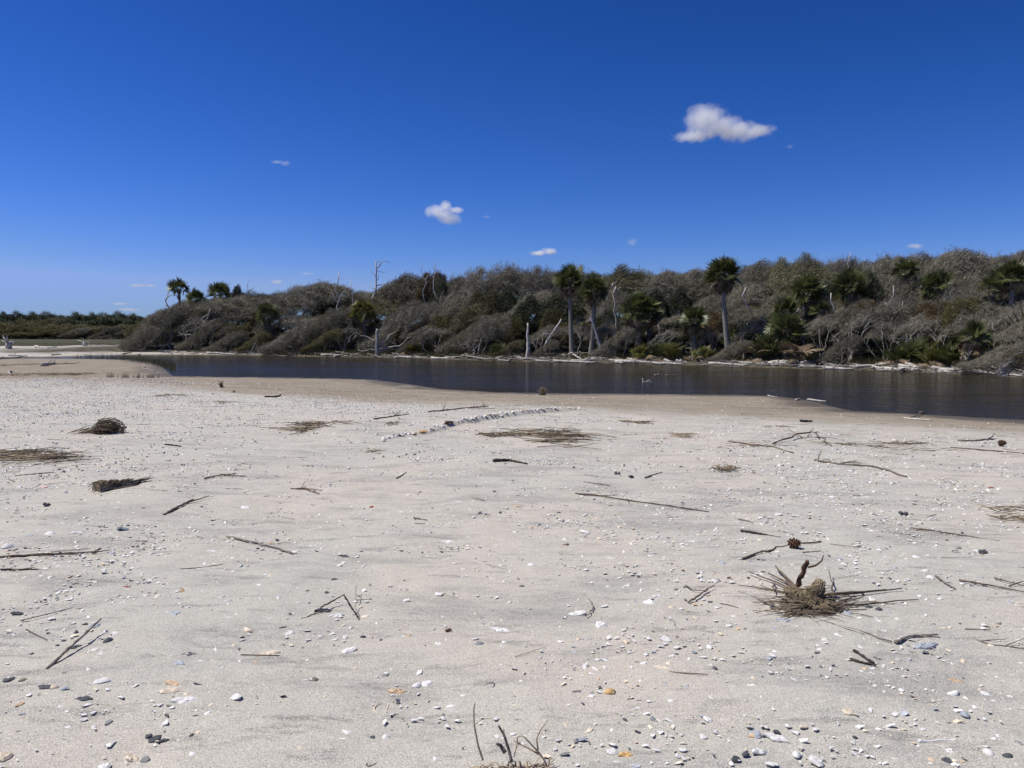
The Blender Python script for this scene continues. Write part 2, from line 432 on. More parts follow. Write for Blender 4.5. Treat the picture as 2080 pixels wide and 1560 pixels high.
M_PALMD = mat('palm_dead', (0.12, 0.085, 0.05), (0.25, 0.19, 0.125), 3.0, 0.85, 0.3, trans=0.1)
M_TRUNKP = mat('palm_trunk', (0.15, 0.135, 0.115), (0.30, 0.275, 0.245), 9, 0.95, 0.15, 0.8, (1, 1, 3.5))
M_BOOT = mat('palm_boots', (0.10, 0.085, 0.06), (0.27, 0.23, 0.17), 5, 0.95, 0.2, 0.4)
WIND = np.array([0.85, 0.1, 0.28])

def colonize(attract, roots, step=0.34, infl=3.0, kill=0.6, jitter=0.25, iters=70, rng=None, trunk_dir=(0, 0, 1)):
    rng = rng or random
    P = []; par = []; D = []
    for r in roots:
        P.append(np.array(r, float)); par.append(-1); D.append(nrm(trunk_dir))
    A = np.asarray(attract, float); alive = np.ones(len(A), bool)
    for it in range(iters):
        kd = kdtree.KDTree(len(P))
        for i, p in enumerate(P): kd.insert(p, i)
        kd.balance()
        acc = {}
        near_any = False
        for k in np.nonzero(alive)[0]:
            co, i, d = kd.find(A[k])
            if d < kill: alive[k] = False; continue
            if d < infl or it < 14:
                acc.setdefault(i, []).append(nrm(A[k] - P[i]) * (1 if d < infl else 0.2)); near_any = True
        if not acc: break
        for i, vs_ in acc.items():
            d = nrm(np.mean(vs_, 0) + 0.35 * D[i] + np.array([rng.gauss(0, jitter) for _ in range(3)]))
            P.append(P[i] + d * step); par.append(i); D.append(d)
        if len(P) > 1500: break
    return np.array(P), np.array(par), np.array(D)

def skeleton(P, par, tip=0.013, expo=2.2, mul=1.0):
    n = len(P); kids = [[] for _ in range(n)]
    for i in range(n):
        if par[i] >= 0: kids[par[i]].append(i)
    R = np.zeros(n)
    for i in range(n - 1, -1, -1):
        R[i] = tip if not kids[i] else sum(R[k] ** expo for k in kids[i]) ** (1 / expo)
    R = tip + (R - tip) * mul
    lines = []
    starts = [i for i in range(n) if par[i] < 0]
    stack = [(s, -1) for s in starts]
    while stack:
        s, pre = stack.pop()
        line = ([pre] if pre >= 0 else []) + [s]; cur = s
        while kids[cur]:
            k = sorted(kids[cur], key=lambda q: -R[q])
            for o in k[1:]: stack.append((o, cur))
            cur = k[0]; line.append(cur)
        lines.append(line)
    return R, lines, kids

def tree_kind(seed, Ht, W, depth, style, leafy=0, leafmat=None, twigmat=None, ntw=9000, base_at=(-0.25, 0), stems=1, att=300, leafsize=0.09, thick=1.25, bark=None):
    """returns (trunk mesh, crown mesh, Ht, W); the crown leans downwind (+x)"""
    rng = random.Random(seed); g = np.random.default_rng(seed)
    def surf(u, v):
        u = np.asarray(u, float); v = np.asarray(v, float)
        lob = 1 + 0.11 * vnoise(u * 2.0 + seed, v * 2.0, 1.0) + 0.09 * vnoise(u * 4.5 + seed, v * 4.5, 1.0)
        dome = np.sqrt(np.maximum(0, 1 - u * u - v * v))
        rim = np.sqrt(np.maximum(0, 1 - v * v * 0.9 - np.maximum(u, -0.2) ** 2 * 0.55))
        if style == 'umbrella':
            return Ht * (0.50 + 0.50 * sstep(-1.0, 0.1, u)) * (0.77 + 0.23 * rim) * lob, Ht * (0.62 + 0.08 * u)
        if style == 'hedge':
            return Ht * (0.12 + 0.88 * sstep(-1.15, 0.75, u)) * (0.5 + 0.5 * rim) * lob, Ht * (0.05 + 0.38 * sstep(-0.5, 0.6, u))
        if style == 'round':
            return Ht * (0.5 + 0.5 * dome) * lob, Ht * (0.30 - 0.25 * dome)
        return Ht * (0.6 + 0.4 * dome) * lob, Ht * (0.6 - 0.15 * dome)
    A = []
    while len(A) < att:
        u, v = g.uniform(-1, 1, 2)
        if u * u + v * v > 1: continue
        top, low = surf(u, v); t = g.random() ** (0.4 if style != 'round' else 0.8)
        A.append((u * W / 2, v * depth / 2, float(low + (top * 0.97 - low) * t)))
    A = np.array(A)
    roots = []
    for k in range(stems):
        roots.append((base_at[0] * W / 2 + rng.gauss(0, 0.12 * k), base_at[1] + rng.gauss(0, 0.12 * k), -0.15))
    P, par, D = colonize(A, roots, step=max(0.22, Ht * 0.058), infl=max(2.2, Ht * 0.5), kill=max(0.34, Ht * 0.085), jitter=0.30 if style != 'tall' else 0.2, rng=rng, trunk_dir=(0.25, 0, 1))
    R, lines, kids = skeleton(P, par, tip=0.012 * Ht / 6 + 0.004, mul=thick)
    b = MB()
    for ln in lines:
        if len(ln) < 2: continue
        r = R[ln].copy(); r[0] = min(r[0], r[1] * 1.3) if par[ln[1]] == ln[0] and len(ln) > 1 and par[ln[0]] >= 0 else r[0]
        if par[ln[0]] < 0: r[0] *= 1.35
        b.tube(P[ln], r, 6 if r[0] > 0.06 else 4)
    trunk = b.mesh('trunk', bark or M_BARK)
    c = MB()
    thin = np.nonzero(R < np.quantile(R, 0.55))[0]
    ends = np.array([i for i in range(len(P)) if not kids[i]] or [0])
    w = np.concatenate([thin, ends, ends, ends])
    w = w[P[w][:, 2] > Ht * (0.55 if style in ('umbrella', 'tall') else 0.0)] if style in ('umbrella', 'tall') else w
    def sprays(n, L0, L1, W0, spread):
        idx = w[g.integers(0, len(w), n)]
        pos = P[idx] + g.normal(size=(n, 3)) * spread
        d = D[idx] * 0.5 + WIND * g.uniform(0.1, 0.9, (n, 1)) + g.normal(size=(n, 3)) * 0.45
        d /= np.linalg.norm(d, axis=1)[:, None]
        return pos, d, g.uniform(L0, L1, n)
    if ntw:
        ntw = int(ntw * 1.7)
        s = Ht / 6 * 0.6 + 0.4
        ns = 0 if style == 'tall' else int(ntw * 0.50)
        pos, d, L = sprays((ntw - ns) // 3, 0.25 * s, 0.58 * s, 0.02, 0.2 * s)
        c.slivers(pos, d, L, 0.027 * s)
        k = g.integers(0, len(pos), ntw - ns - len(pos)); t = g.uniform(0.1, 1.0, len(k))[:, None]      # side twigs along the long ones
        p2 = pos[k] + d[k] * L[k][:, None] * t
        d2 = d[k] * 0.8 + g.normal(size=(len(k), 3)) * 0.55; d2 /= np.linalg.norm(d2, axis=1)[:, None]
        c.slivers(p2, d2, g.uniform(0.15, 0.42, len(k)) * s, 0.017 * s)
        if ns:                                                                                          # the sheared outer skin of the crown
            u = g.uniform(-1, 1, ns * 2); v = g.uniform(-1, 1, ns * 2); m_ = (u * u + v * v < 1) & (vnoise(u * 4.2 + seed, v * 4.2, 1.0) + 0.6 * vnoise(u * 11 + seed, v * 11, 1.0) > -0.22); u, v = u[m_], v[m_]
            top, low = surf(u, v); t2, _ = surf(u + 0.05, v); t3, _ = surf(u, v + 0.05)
            z = top - (top - low) * 0.30 * g.random(len(u)) ** 1.6
            tx = np.stack([np.full(len(u), 0.05 * W / 2), np.zeros(len(u)), t2 - top], 1); tx /= np.linalg.norm(tx, axis=1)[:, None]
            d = tx * 0.75 + np.array([0, 0, 0.12]) + g.normal(size=(len(u), 3)) * 0.36; d /= np.linalg.norm(d, axis=1)[:, None]
            P0 = np.stack([u * W / 2, v * depth / 2, z], 1) + g.normal(size=(len(u), 3)) * 0.07 * s
            c.slivers(P0, d, g.uniform(0.14, 0.46, len(u)) * s, g.uniform(0.012, 0.028, len(u)) * s)
    crown = c.mesh('crown', twigmat or M_TWIG, False)
    fol = None
    if leafy:
        f = MB()
        pos, d, L = sprays(leafy, 0.7, 1.3, 0, 0.20 * (Ht / 6 * 0.6 + 0.4))
        if style != 'tall':
            u = g.uniform(-1, 1, leafy * 2); v = g.uniform(-1, 1, leafy * 2); m_ = (u * u + v * v < 1) & (vnoise(u * 3.2 + seed + 7, v * 3.2, 1.0) > -0.25); u, v = u[m_], v[m_]
            top, low = surf(u, v); z = top - (top - low) * 0.25 * g.random(len(u)) ** 1.5
            pos = np.concatenate([pos[: len(pos) // 2], np.stack([u * W / 2, v * depth / 2, z], 1) + g.normal(size=(len(u), 3)) * 0.08]); d = np.concatenate([d[: len(d) // 2], g.normal(size=(len(u), 3)) * .6 + [.4, 0, .4]]); L = g.uniform(.7, 1.3, len(pos)); d /= np.linalg.norm(d, axis=1)[:, None]
        d2 = d + g.normal(size=d.shape) * 0.7; d2 /= np.linalg.norm(d2, axis=1)[:, None]
        f.leaves(pos, d2, L * leafsize, L * leafsize * 0.5)
        fol = f.mesh('foliage', leafmat, False)
    top = max(float(np.max(np.concatenate(c.V)[:, 2])) if ntw else 0, float(P[:, 2].max()))
    return dict(trunk=trunk, crown=crown if ntw else None, fol=fol, H=float(np.quantile(np.concatenate(c.V)[:, 2], .995)) if ntw else top, W=W)

KIND = {
    'um1': tree_kind(11, 6.5, 7.5, 6, 'umbrella', ntw=15000, att=330, leafy=4200, leafmat=M_LEAF),
    'um2': tree_kind(12, 6.0, 8.5, 6, 'umbrella', ntw=15000, stems=2, att=330, base_at=(-0.1, 0), leafy=5200, leafmat=M_LEAF),
    'um3': tree_kind(13, 6.5, 6.5, 6, 'umbrella', ntw=13000, leafy=3500, leafmat=M_LEAF, twigmat=M_TWIGO, att=300),
    'um4': tree_kind(14, 5.0, 7.5, 5, 'umbrella', ntw=14000, stems=3, att=300, base_at=(-0.35, 0), leafy=2600, leafmat=M_LEAF),
    'he1': tree_kind(21, 3.0, 6.0, 4, 'hedge', ntw=15000, leafy=1500, leafmat=M_LEAF, att=260, base_at=(0.2, 0), stems=3),
    'he2': tree_kind(22, 3.2, 6.5, 4, 'hedge', ntw=15000, leafy=2500, leafmat=M_LEAF, att=260, base_at=(0.1, 0), stems=3),
    'he3': tree_kind(23, 2.6, 5.0, 3.5, 'hedge', ntw=9000, leafy=9000, leafmat=M_LEAF, twigmat=M_TWIGO, att=220, base_at=(0.1, 0), stems=3),
    'ta1': tree_kind(31, 8.0, 4.5, 4.5, 'tall', ntw=5200, att=260, base_at=(0, 0)),
    'ta2': tree_kind(32, 8.0, 5.5, 4.5, 'tall', ntw=6500, att=280, base_at=(-0.1, 0), stems=2),
    'ev1': tree_kind(41, 6.0, 5.0, 4.5, 'round', leafy=16000, leafmat=M_LEAFD, ntw=2500, att=260, base_at=(0, 0), leafsize=0.13),
    'ev2': tree_kind(42, 5.0, 5.0, 4.5, 'round', leafy=15000, leafmat=M_LEAF, ntw=3000, att=240, base_at=(0, 0), leafsize=0.12),
    'ev3': tree_kind(43, 5.5, 4.5, 4.0, 'umbrella', leafy=12000, leafmat=M_LEAFR, ntw=3000, att=240, base_at=(0, 0), leafsize=0.12),
    'gn1': tree_kind(61, 4.0, 5.0, 3.0, 'umbrella', ntw=1500, att=90, stems=2, thick=2.1, bark=M_PALEB, base_at=(-0.2, 0)),
    'gn2': tree_kind(62, 4.0, 5.5, 3.0, 'umbrella', ntw=1800, att=80, stems=3, thick=2.0, bark=M_PALEB, base_at=(0.15, 0)),
    'gn3': tree_kind(63, 4.0, 4.0, 3.0, 'tall', ntw=900, att=60, stems=1, thick=2.2, bark=M_PALEB, base_at=(-0.4, 0)),
    'fa1': tree_kind(51, 6.0, 7.5, 6.0, 'round', leafy=9000, leafmat=M_LEAF, twigmat=M_TWIGO, ntw=3500, att=260, base_at=(0, 0), leafsize=0.2),
    'fa2': tree_kind(52, 6.0, 6.0, 5.0, 'round', leafy=9000, leafmat=M_LEAFD, twigmat=M_TWIGO, ntw=2500, att=240, base_at=(0, 0), leafsize=0.2),
}
def plant(kind, px, depth, top_py, width_px, label, group=None, cat='tree', name=None, rot=None, dist=None, minh=1.2):
    k = KIND[kind]; D = (far_dist(px) + depth) if dist is None else dist
    p = col_pt(px, D); h = max(minh, z_of(top_py, D) - p[2]); w = max(width_px / FPX * D, h / k['H'] * k['W'] * (0.95 if kind[:2] == 'um' else 0.72))
    root = ob(name or {'um': 'oak_tree', 'he': 'wind_shorn_shrub', 'ta': 'bare_tree', 'ev': 'evergreen_tree', 'fa': 'distant_tree', 'gn': 'gnarled_tree'}[kind[:2]], None, None, (p[0], p[1], p[2] - 0.05))
    root.rotation_euler = (0, 0, random.uniform(-0.4, 0.4) if rot is None else rot)
    root.scale = (w / k['W'], w / k['W'], h / k['H'])
    ob('trunk', k['trunk'], root)
    if k['crown']: ob('crown', k['crown'], root)
    if k['fol']: ob('foliage', k['fol'], root)
    tag(root, label, cat, group)
    return root

# ---- sabal palms: trunk, boots and every frond a part of its own
def frond_mesh(name, m, n=30, span=2.2, L=0.95, droop=0.35, pet=0.75, seed=0):
    g = random.Random(seed); b = MB()
    # petiole along +x, rising then arching
    b.tube([(0, 0, 0), (pet * .5, 0, pet * .10), (pet, 0, pet * .12)], [0.022, 0.016, 0.011], 4)
    o = np.array([pet, 0, pet * .12])
    for i in range(n):
        a = -span + 2 * span * i / (n - 1) + g.gauss(0, 0.03)
        l = L * (0.72 + 0.28 * math.cos(a * 0.6)) * g.uniform(0.86, 1.08)
        d = np.array([math.cos(a), math.sin(a), 0])
        side = np.array([-math.sin(a), math.cos(a), 0])
        w = 0.045
        fold = 0.42 * abs(math.sin(a))
        up = lambda t: np.array([0, 0, fold * l * t - droop * l * t ** 2.2])
        pts = [o + d * l * t + up(t) for t in (0.02, 0.45, 0.78, 1.0)]
        ws = (w * 0.35, w, w * 0.62, 0.004)
        V = []
        for q, ww in zip(pts, ws): V += [q - side * ww, q + side * ww + np.array([0, 0, 0.012])]
        b.add(V, [(0, 1, 3), (0, 3, 2), (2, 3, 5), (2, 5, 4), (4, 5, 7), (4, 7, 6)])
    return b.mesh(name, m, False)
FR = {'g': [frond_mesh('frond', M_PALM, seed=s, droop=dr, L=l) for s, dr, l in ((1, 0.12, 0.95), (2, 0.3, 0.9), (3, 0.05, 1.05))],
      'y': [frond_mesh('frond', M_PALMY, seed=s, droop=dr, L=l, n=22) for s, dr, l in ((4, 0.25, 0.8), (5, 0.4, 0.75))],
      'd': [frond_mesh('dead_frond', M_PALMD, seed=s, droop=0.9, L=0.8, n=20, span=1.2) for s in (6, 7)]}
def palm(px, depth, top_py, crown_px, label, lean_px=0, base_py=None, nf=34, boots=False, dead=8, col='g', trunk_r=0.21, group='sabal palms in the thicket', hmin=0.6):
    """crown centre column px; base column px+lean_px"""
    D = far_dist(px) + depth; p = col_pt(px + lean_px, D)
    R = crown_px * 0.98 / FPX * D / 2                   # crown radius
    zt = z_of(top_py, D) - R * 0.92                     # heart of the crown
    top = np.array([(px - 1040) / FPX * D / CP, D, max(zt, p[2] + hmin)])
    root = ob('sabal_palm', None, None, (p[0], p[1], p[2]))
    tag(root, label, 'palm tree', group)
    rel = top - p; rg = random.Random(int(px * 7 + top_py))
    b = MB(); ts = np.linspace(0, 1, 13)
    bend = np.array([rg.uniform(-.1, .1), 0, 0]) * np.linalg.norm(rel) * 0.4
    if lean_px: bend = np.array([-lean_px / FPX * D * 0.35, 0, 0])
    C = np.array([rel * t + bend * 4 * t * (1 - t) * 0.5 for t in ts]); C[0][2] = -0.2
    rad = trunk_r * (1.05 + 0.25 * (1 - ts) ** 6 - 0.30 * ts) * (1 + 0.05 * np.array([rg.uniform(-1, 1) for _ in ts]))
    b.tube(C, rad, 9)
    ob('trunk', b.mesh('trunk', M_TRUNKP), root)
    nb = 46 if boots else 16
    bb = MB()
    for i in range(nb):
        t = rg.uniform(0.12, 0.98) if boots else rg.uniform(0.80, 1.0)
        q = np.array([np.interp(t, ts, C[:, a]) for a in range(3)]); an = rg.uniform(0, 2 * PI)
        d = np.array([math.cos(an), math.sin(an), 0])
        bb.tube([q + d * trunk_r * 0.7, q + d * trunk_r * 1.5 + [0, 0, 0.14], q + d * trunk_r * 2.0 + [0, 0, 0.34]], [0.07, 0.05, 0.025], 4)
    bo = ob('leaf_bases', bb.mesh('leaf_bases', M_BOOT), root); bo['kind'] = 'stuff'
    s = R / 1.55
    for i in range(nf + dead):
        isd = i >= nf
        an = i * 2.39996 + rg.uniform(-.2, .2)
        if not isd:
            t = i / nf; el = math.radians(88 - 128 * t ** 1.1 + rg.uniform(-10, 10))
            me = rg.choice(FR[col])
        else:
            el = math.radians(rg.uniform(-72, -40)); me = rg.choice(FR['d'])
        f = ob('dead_frond' if isd else 'frond', me, root, tuple(rel + np.array([math.cos(an), math.sin(an), 0]) * trunk_r * 0.5 + [0, 0, rg.uniform(-.12, .12) * s]))
        f.rotation_euler = (rg.uniform(-1.15, 1.15), -el, an)
        f.scale = (s * rg.uniform(0.72, 1.18),) * 3
    return root
def palmetto(px, depth, top_py, width_px, label, col='y', nf=12, group='low palmettos at the foot of the thicket', dead=2):
    D = far_dist(px) + depth; p = col_pt(px, D); rg = random.Random(int(px * 3 + top_py))
    h = max(0.5, z_of(top_py, D) - p[2]); s = max(h, width_px / FPX * D / 2) / 1.6
    root = ob('saw_palmetto', None, None, (p[0], p[1], p[2])); tag(root, label, 'palmetto', group)
    for i in range(nf + dead):
        isd = i >= nf; an = i * 2.39996; el = math.radians(rg.uniform(35, 85) if not isd else rg.uniform(0, 25))
        f = ob('dead_frond' if isd else 'frond', rg.choice(FR['d' if isd else col]), root, (rg.uniform(-.15, .15), rg.uniform(-.15, .15), 0.02))
        f.rotation_euler = (rg.uniform(-0.6, 0.6), -el, an); f.scale = (s * rg.uniform(0.8, 1.15),) * 3
    return root

# ------------------------------------------------------------------ the thicket on the far bank
BACK_W = 1.45
G_BACK = 'bare trees along the skyline of the thicket'
G_MID = 'grey trees inside the thicket'
G_FRONT = 'wind-shorn shrubs along the far bank'
# skyline: column, depth behind the waterline, crown top row, crown width, kind, what sets it apart
for kind, px, dep, top, w, lab in [
    ('um1', 620, 20, 572, 140, 'grey flat-topped oak rising over the gap of sky on the left'),
    ('um4', 515, 16, 592, 90, 'pale bare oak left of the flat-topped oak'),
    ('um2', 720, 26, 592, 110, 'low bare oak behind the slender forked snag'),
    ('um2', 815, 24, 557, 120, 'grey oak crown swept right beside the tallest bleached snag'),
    ('um3', 780, 22, 588, 110, 'olive tinted oak crown under the tallest bleached snag'),
    ('ta1', 935, 22, 558, 56, 'small open bare tree right of the rusty evergreen'),
    ('ta2', 985, 22, 541, 84, 'lacy bare tree, leftmost of three open crowns against the sky'),
    ('ta1', 1035, 23, 534, 88, 'lacy bare tree, tallest of three open crowns against the sky'),
    ('ta2', 1098, 21, 539, 72, 'lacy bare tree just left of the tall twin palms'),
    ('um1', 1180, 22, 552, 90, 'bare oak crown between and behind the twin palms'),
    ('um3', 1265, 21, 541, 130, 'olive tipped oak crown right of the twin palms on the skyline'),
    ('um1', 1325, 20, 550, 100, 'grey oak on the skyline above the stout palm'),
    ('um2', 1395, 22, 548, 120, 'grey oak on the skyline left of the leaning palm'),
    ('um3', 1445, 24, 541, 90, 'oak crown directly behind the leaning palm'),
    ('um2', 1525, 22, 531, 110, 'grey oak on the skyline right of the leaning palm'),
    ('um3', 1585, 21, 527, 100, 'olive oak crown left of the highest green crown'),
    ('um3', 1632, 20, 518, 80, 'olive green oak crown standing highest above the dark round palm'),
    ('ta1', 1688, 20, 527, 60, 'open bare tree beside the thin white dead pole'),
    ('ta2', 1722, 21, 521, 56, 'open bare tree above the wide spiky palm crown'),
    ('um1', 1780, 19, 518, 110, 'dense grey oak left of the small skyline palm'),
    ('um2', 1845, 18, 515, 120, 'dense grey oak behind the small skyline palm'),
    ('um1', 1905, 17, 507, 120, 'dense grey oak with the highest crown toward the right'),
    ('um4', 1965, 17, 510, 110, 'broad grey oak second from the right end of the skyline'),
    ('um2', 2045, 16, 511, 130, 'grey oak at the right end of the skyline'),
    ('um1', 2120, 16, 512, 130, 'grey oak cut by the right edge on the skyline'),
]:
    plant(kind, px, dep, top, w * (BACK_W if kind[:2] == 'um' else 1.15), lab, G_BACK)
# rear rank closing the skyline
SKY_X = [500, 560, 620, 660, 720, 780, 850, 930, 1000, 1050, 1100, 1200, 1300, 1430, 1550, 1640, 1700, 1800, 1900, 2000, 2120]
SKY_Y = [600, 582, 574, 600, 592, 572, 556, 562, 546, 541, 546, 552, 546, 548, 534, 524, 530, 520, 511, 513, 514]
rgs = random.Random(55); px = 705; k_ = 0
RANK = 'first second third fourth fifth sixth seventh eighth ninth tenth eleventh twelfth thirteenth fourteenth fifteenth sixteenth seventeenth eighteenth nineteenth twentieth twenty-first twenty-second twenty-third twenty-fourth twenty-fifth twenty-sixth twenty-seventh twenty-eighth twenty-ninth thirtieth'.split()
while px < 2130 and k_ < 30:
    plant(rgs.choice(['um1', 'um2', 'um3', 'um4', 'um2']), px, rgs.uniform(23, 29), float(np.interp(px, SKY_X, SKY_Y)) + rgs.uniform(4, 10), rgs.uniform(150, 210), 'oak crown in the rear rank of the thicket, ' + RANK[k_] + ' from its left end', 'rear rank of oaks behind the skyline trees')
    px += rgs.uniform(44, 62); k_ += 1
# evergreens
for kind, px, dep, top, w, lab in [
    ('ev1', 492, 20, 583, 46, 'dark green round tree beside the palm pair on the left'),
    ('ev1', 665, 23, 590, 60, 'dark evergreen framing the gap of sky'),
    ('ev3', 868, 22, 552, 80, 'rusty brown evergreen under the thin snag'),
    ('ev1', 905, 21, 574, 50, 'dark evergreen right of the rusty one'),
    ('ev1', 1035, 14, 584, 60, 'dark green tree under the lacy bare trees'),
    ('ev1', 1335, 13, 590, 60, 'dark evergreen right of the stout palm'),
    ('ev1', 1385, 14, 585, 70, 'dark evergreen left of the leaning palm'),
    ('ev2', 1125, 10, 628, 60, 'green leafy tree left of the twin palm trunks'),
    ('ev2', 1050, 9, 640, 70, 'olive leafy tree left of the broken grey post'),
    ('ev1', 1765, 12, 555, 60, 'dark evergreen right of the wide spiky palm'),
    ('ev2', 650, 14, 642, 60, 'olive tree below the gap of sky'),
    ('ev3', 1880, 6.5, 612, 100, 'rusty leaved shrub under the dark round palm at right'),
    ('ev3', 1745, 6.5, 610, 60, 'rusty leaved shrub under the wide spiky palm'),
    ('ev2', 1960, 6.5, 606, 110, 'olive leaved tree on the slope at right'),
    ('ev3', 1445, 6, 628, 70, 'rusty brush behind the trunk of the leaning palm'),
    ('ev1', 1140, 12, 598, 110, 'dark evergreen behind the tall palm trunk'),
    ('ev1', 1085, 11, 602, 90, 'dark evergreen behind the broken grey post'),
    ('ev2', 905, 7, 640, 70, 'olive tree low on the slope right of the dead roots'),
    ('ev2', 1290, 8, 640, 90, 'olive brush behind the stout palm trunk'),
    ('ev1', 1480, 8, 640, 90, 'dark evergreen behind the leaning palm trunk'),
    ('ev1', 1740, 6.5, 655, 110, 'dark brush in the hollow left of the twisted trees'),
    ('ev1', 1830, 6.5, 655, 110, 'dark brush in the hollow behind the twisted trees'),
    ('ev2', 1920, 6, 655, 90, 'olive brush right of the dark hollow'),
    ('ev1', 1560, 8, 640, 80, 'dark brush left behind the low shaggy palm'),
    ('ev1', 1665, 7, 655, 80, 'dark brush behind the small domed shrub'),
    ('ev1', 2030, 7, 640, 90, 'dark brush behind the sloping shrub'),
    ('ev2', 990, 13, 590, 60, 'olive topped tree left of the dark green one'),
    ('ev2', 1545, 15, 585, 60, 'dull green tree behind the white forked snag'),
]:
    plant(kind, px, dep, top, w, lab, 'leafy evergreens among the bare trees')
# mid rows
mid = [
    ('um4', 375, 12, 615, 90, 'grey oak below the small palm at the left end'),
    ('um1', 345, 9, 622, 80, 'outermost grey oak at the left end of the thicket'),
    ('um2', 430, 12, 604, 130, 'grey oak under the palm pair on the left'),
    ('um1', 400, 11, 612, 110, 'grey oak right below the free standing left palm'),
    ('um1', 462, 12, 600, 130, 'grey oak around the dense palm crown at left'),
    ('um4', 400, 13.5, 606, 130, 'grey oak filling between the small left palms'),
    ('um4', 470, 9, 628, 90, 'grey oak with pale forked limbs left of the green palm clump'),
    ('um1', 560, 12, 600, 110, 'dark limbed oak before the flat-topped one'),
    ('um4', 605, 10, 640, 110, 'grey oak below the flat-topped crown'),
    ('um1', 700, 13, 622, 90, 'grey oak left of the bright palm clump'),
    ('um3', 760, 14, 607, 110, 'olive grey oak behind the bright palm clump'),
    ('um4', 850, 13, 610, 110, 'grey oak in the middle of the slope under the rusty evergreen'),
    ('um1', 930, 13, 596, 110, 'grey oak under the small open tree'),
    ('um2', 890, 8, 650, 110, 'grey oak with pale limbs low on the slope'),
    ('um3', 965, 10, 622, 100, 'olive grey oak left of the dark green tree'),
    ('um1', 1080, 14, 590, 110, 'grey oak left of the twin palm crowns'),
    ('um4', 1125, 7, 660, 80, 'grey oak between the broken post and the tall palm trunk'),
    ('um2', 1235, 14, 588, 100, 'grey oak right of the twin palm crowns'),
    ('um4', 1235, 7, 655, 70, 'grey oak at the foot of the twin palms'),
    ('um1', 1355, 9, 640, 90, 'grey oak between the stout palm and the short one'),
    ('um2', 1430, 12, 600, 110, 'grey oak under the leaning palm crown'),
    ('um4', 1515, 8, 622, 120, 'grey oak in front of the white forked snag'),
    ('um1', 1500, 14, 575, 110, 'grey oak right of the leaning palm crown'),
    ('um2', 1560, 12, 600, 110, 'grey oak left of the dark round palm'),
    ('um1', 1680, 9, 620, 120, 'grey oak below the wide spiky palm'),
    ('um4', 1760, 7, 610, 150, 'broad sheared grey oak with pale twisted limbs'),
    ('um2', 1800, 13, 560, 120, 'grey oak under the small skyline palm'),
    ('um1', 1870, 7, 625, 140, 'broad grey oak with dark hollow under its limbs'),
    ('um3', 1900, 12, 590, 120, 'olive grey oak under the dark round palm at right'),
    ('um2', 1970, 13, 560, 130, 'grey oak left of the big palm at the right edge'),
    ('um4', 2010, 7, 615, 140, 'broad grey oak at the right with pale limbs'),
    ('um1', 2075, 11, 590, 120, 'grey oak under the palm at the right edge'),
    ('um4', 2110, 5, 640, 130, 'grey oak cut by the right edge above the sloping shrub'),
]
for kind, px, dep, top, w, lab in mid:
    plant(kind, px, dep, top, w * 1.45, lab, G_MID)
# front shrubs on the bank
for kind, px, dep, top, w, lab in [
    ('he1', 320, 8, 625, 130, 'wind-shorn grey shrub sloping up from the sand at the left end'),
    ('he1', 285, 5, 660, 90, 'low wind-shorn shrub nearest the marsh'),
    ('he2', 410, 5, 650, 100, 'grey shrub behind the long pale logs on the left'),
    ('he2', 460, 3, 672, 90, 'brownish shrub above the long pale logs on the left'),
    ('he3', 515, 3, 672, 70, 'olive topped shrub above the pale forked driftwood'),
    ('he1', 590, 2.5, 655, 130, 'grey streamlined shrub left of the olive topped dome'),
    ('he3', 655, 3, 668, 90, 'olive topped dome shrub over the water'),
    ('he2', 650, 6, 625, 150, 'long grey shrub sloping up to the bright palm clump'),
    ('he3', 690, 9, 628, 60, 'yellow green shrub left of the bright palm clump'),
    ('he1', 800, 5, 625, 120, 'tall grey shrub above the twisted dead roots'),
    ('he2', 845, 3, 668, 80, 'olive shrub right of the twisted dead roots'),
    ('he2', 960, 4, 640, 160, 'broad grey shrub with pale forked trunk near the middle'),
    ('he3', 925, 8, 618, 70, 'olive shrub on the slope near the middle'),
    ('he3', 1030, 2.5, 690, 70, 'low green shrub left of the broken grey post'),
    ('he2', 1105, 2.5, 690, 60, 'low green shrub right of the broken grey post'),
    ('he2', 1250, 3, 660, 90, 'feathery green shrub right of the leaning dead trunk'),
    ('he1', 1480, 1.8, 690, 90, 'grey shrub at the foot of the leaning palm'),
    ('he1', 1700, 2, 680, 90, 'small domed grey shrub over the driftwood'),
    ('he1', 2040, 1.5, 685, 170, 'long grey shrub sloping up to the right edge at the waterline'),
    ('he2', 2110, 3, 660, 140, 'grey green shrub cut by the right edge at the bank'),
]:
    plant(kind, px, dep, top, w, lab, G_FRONT, 'shrub')
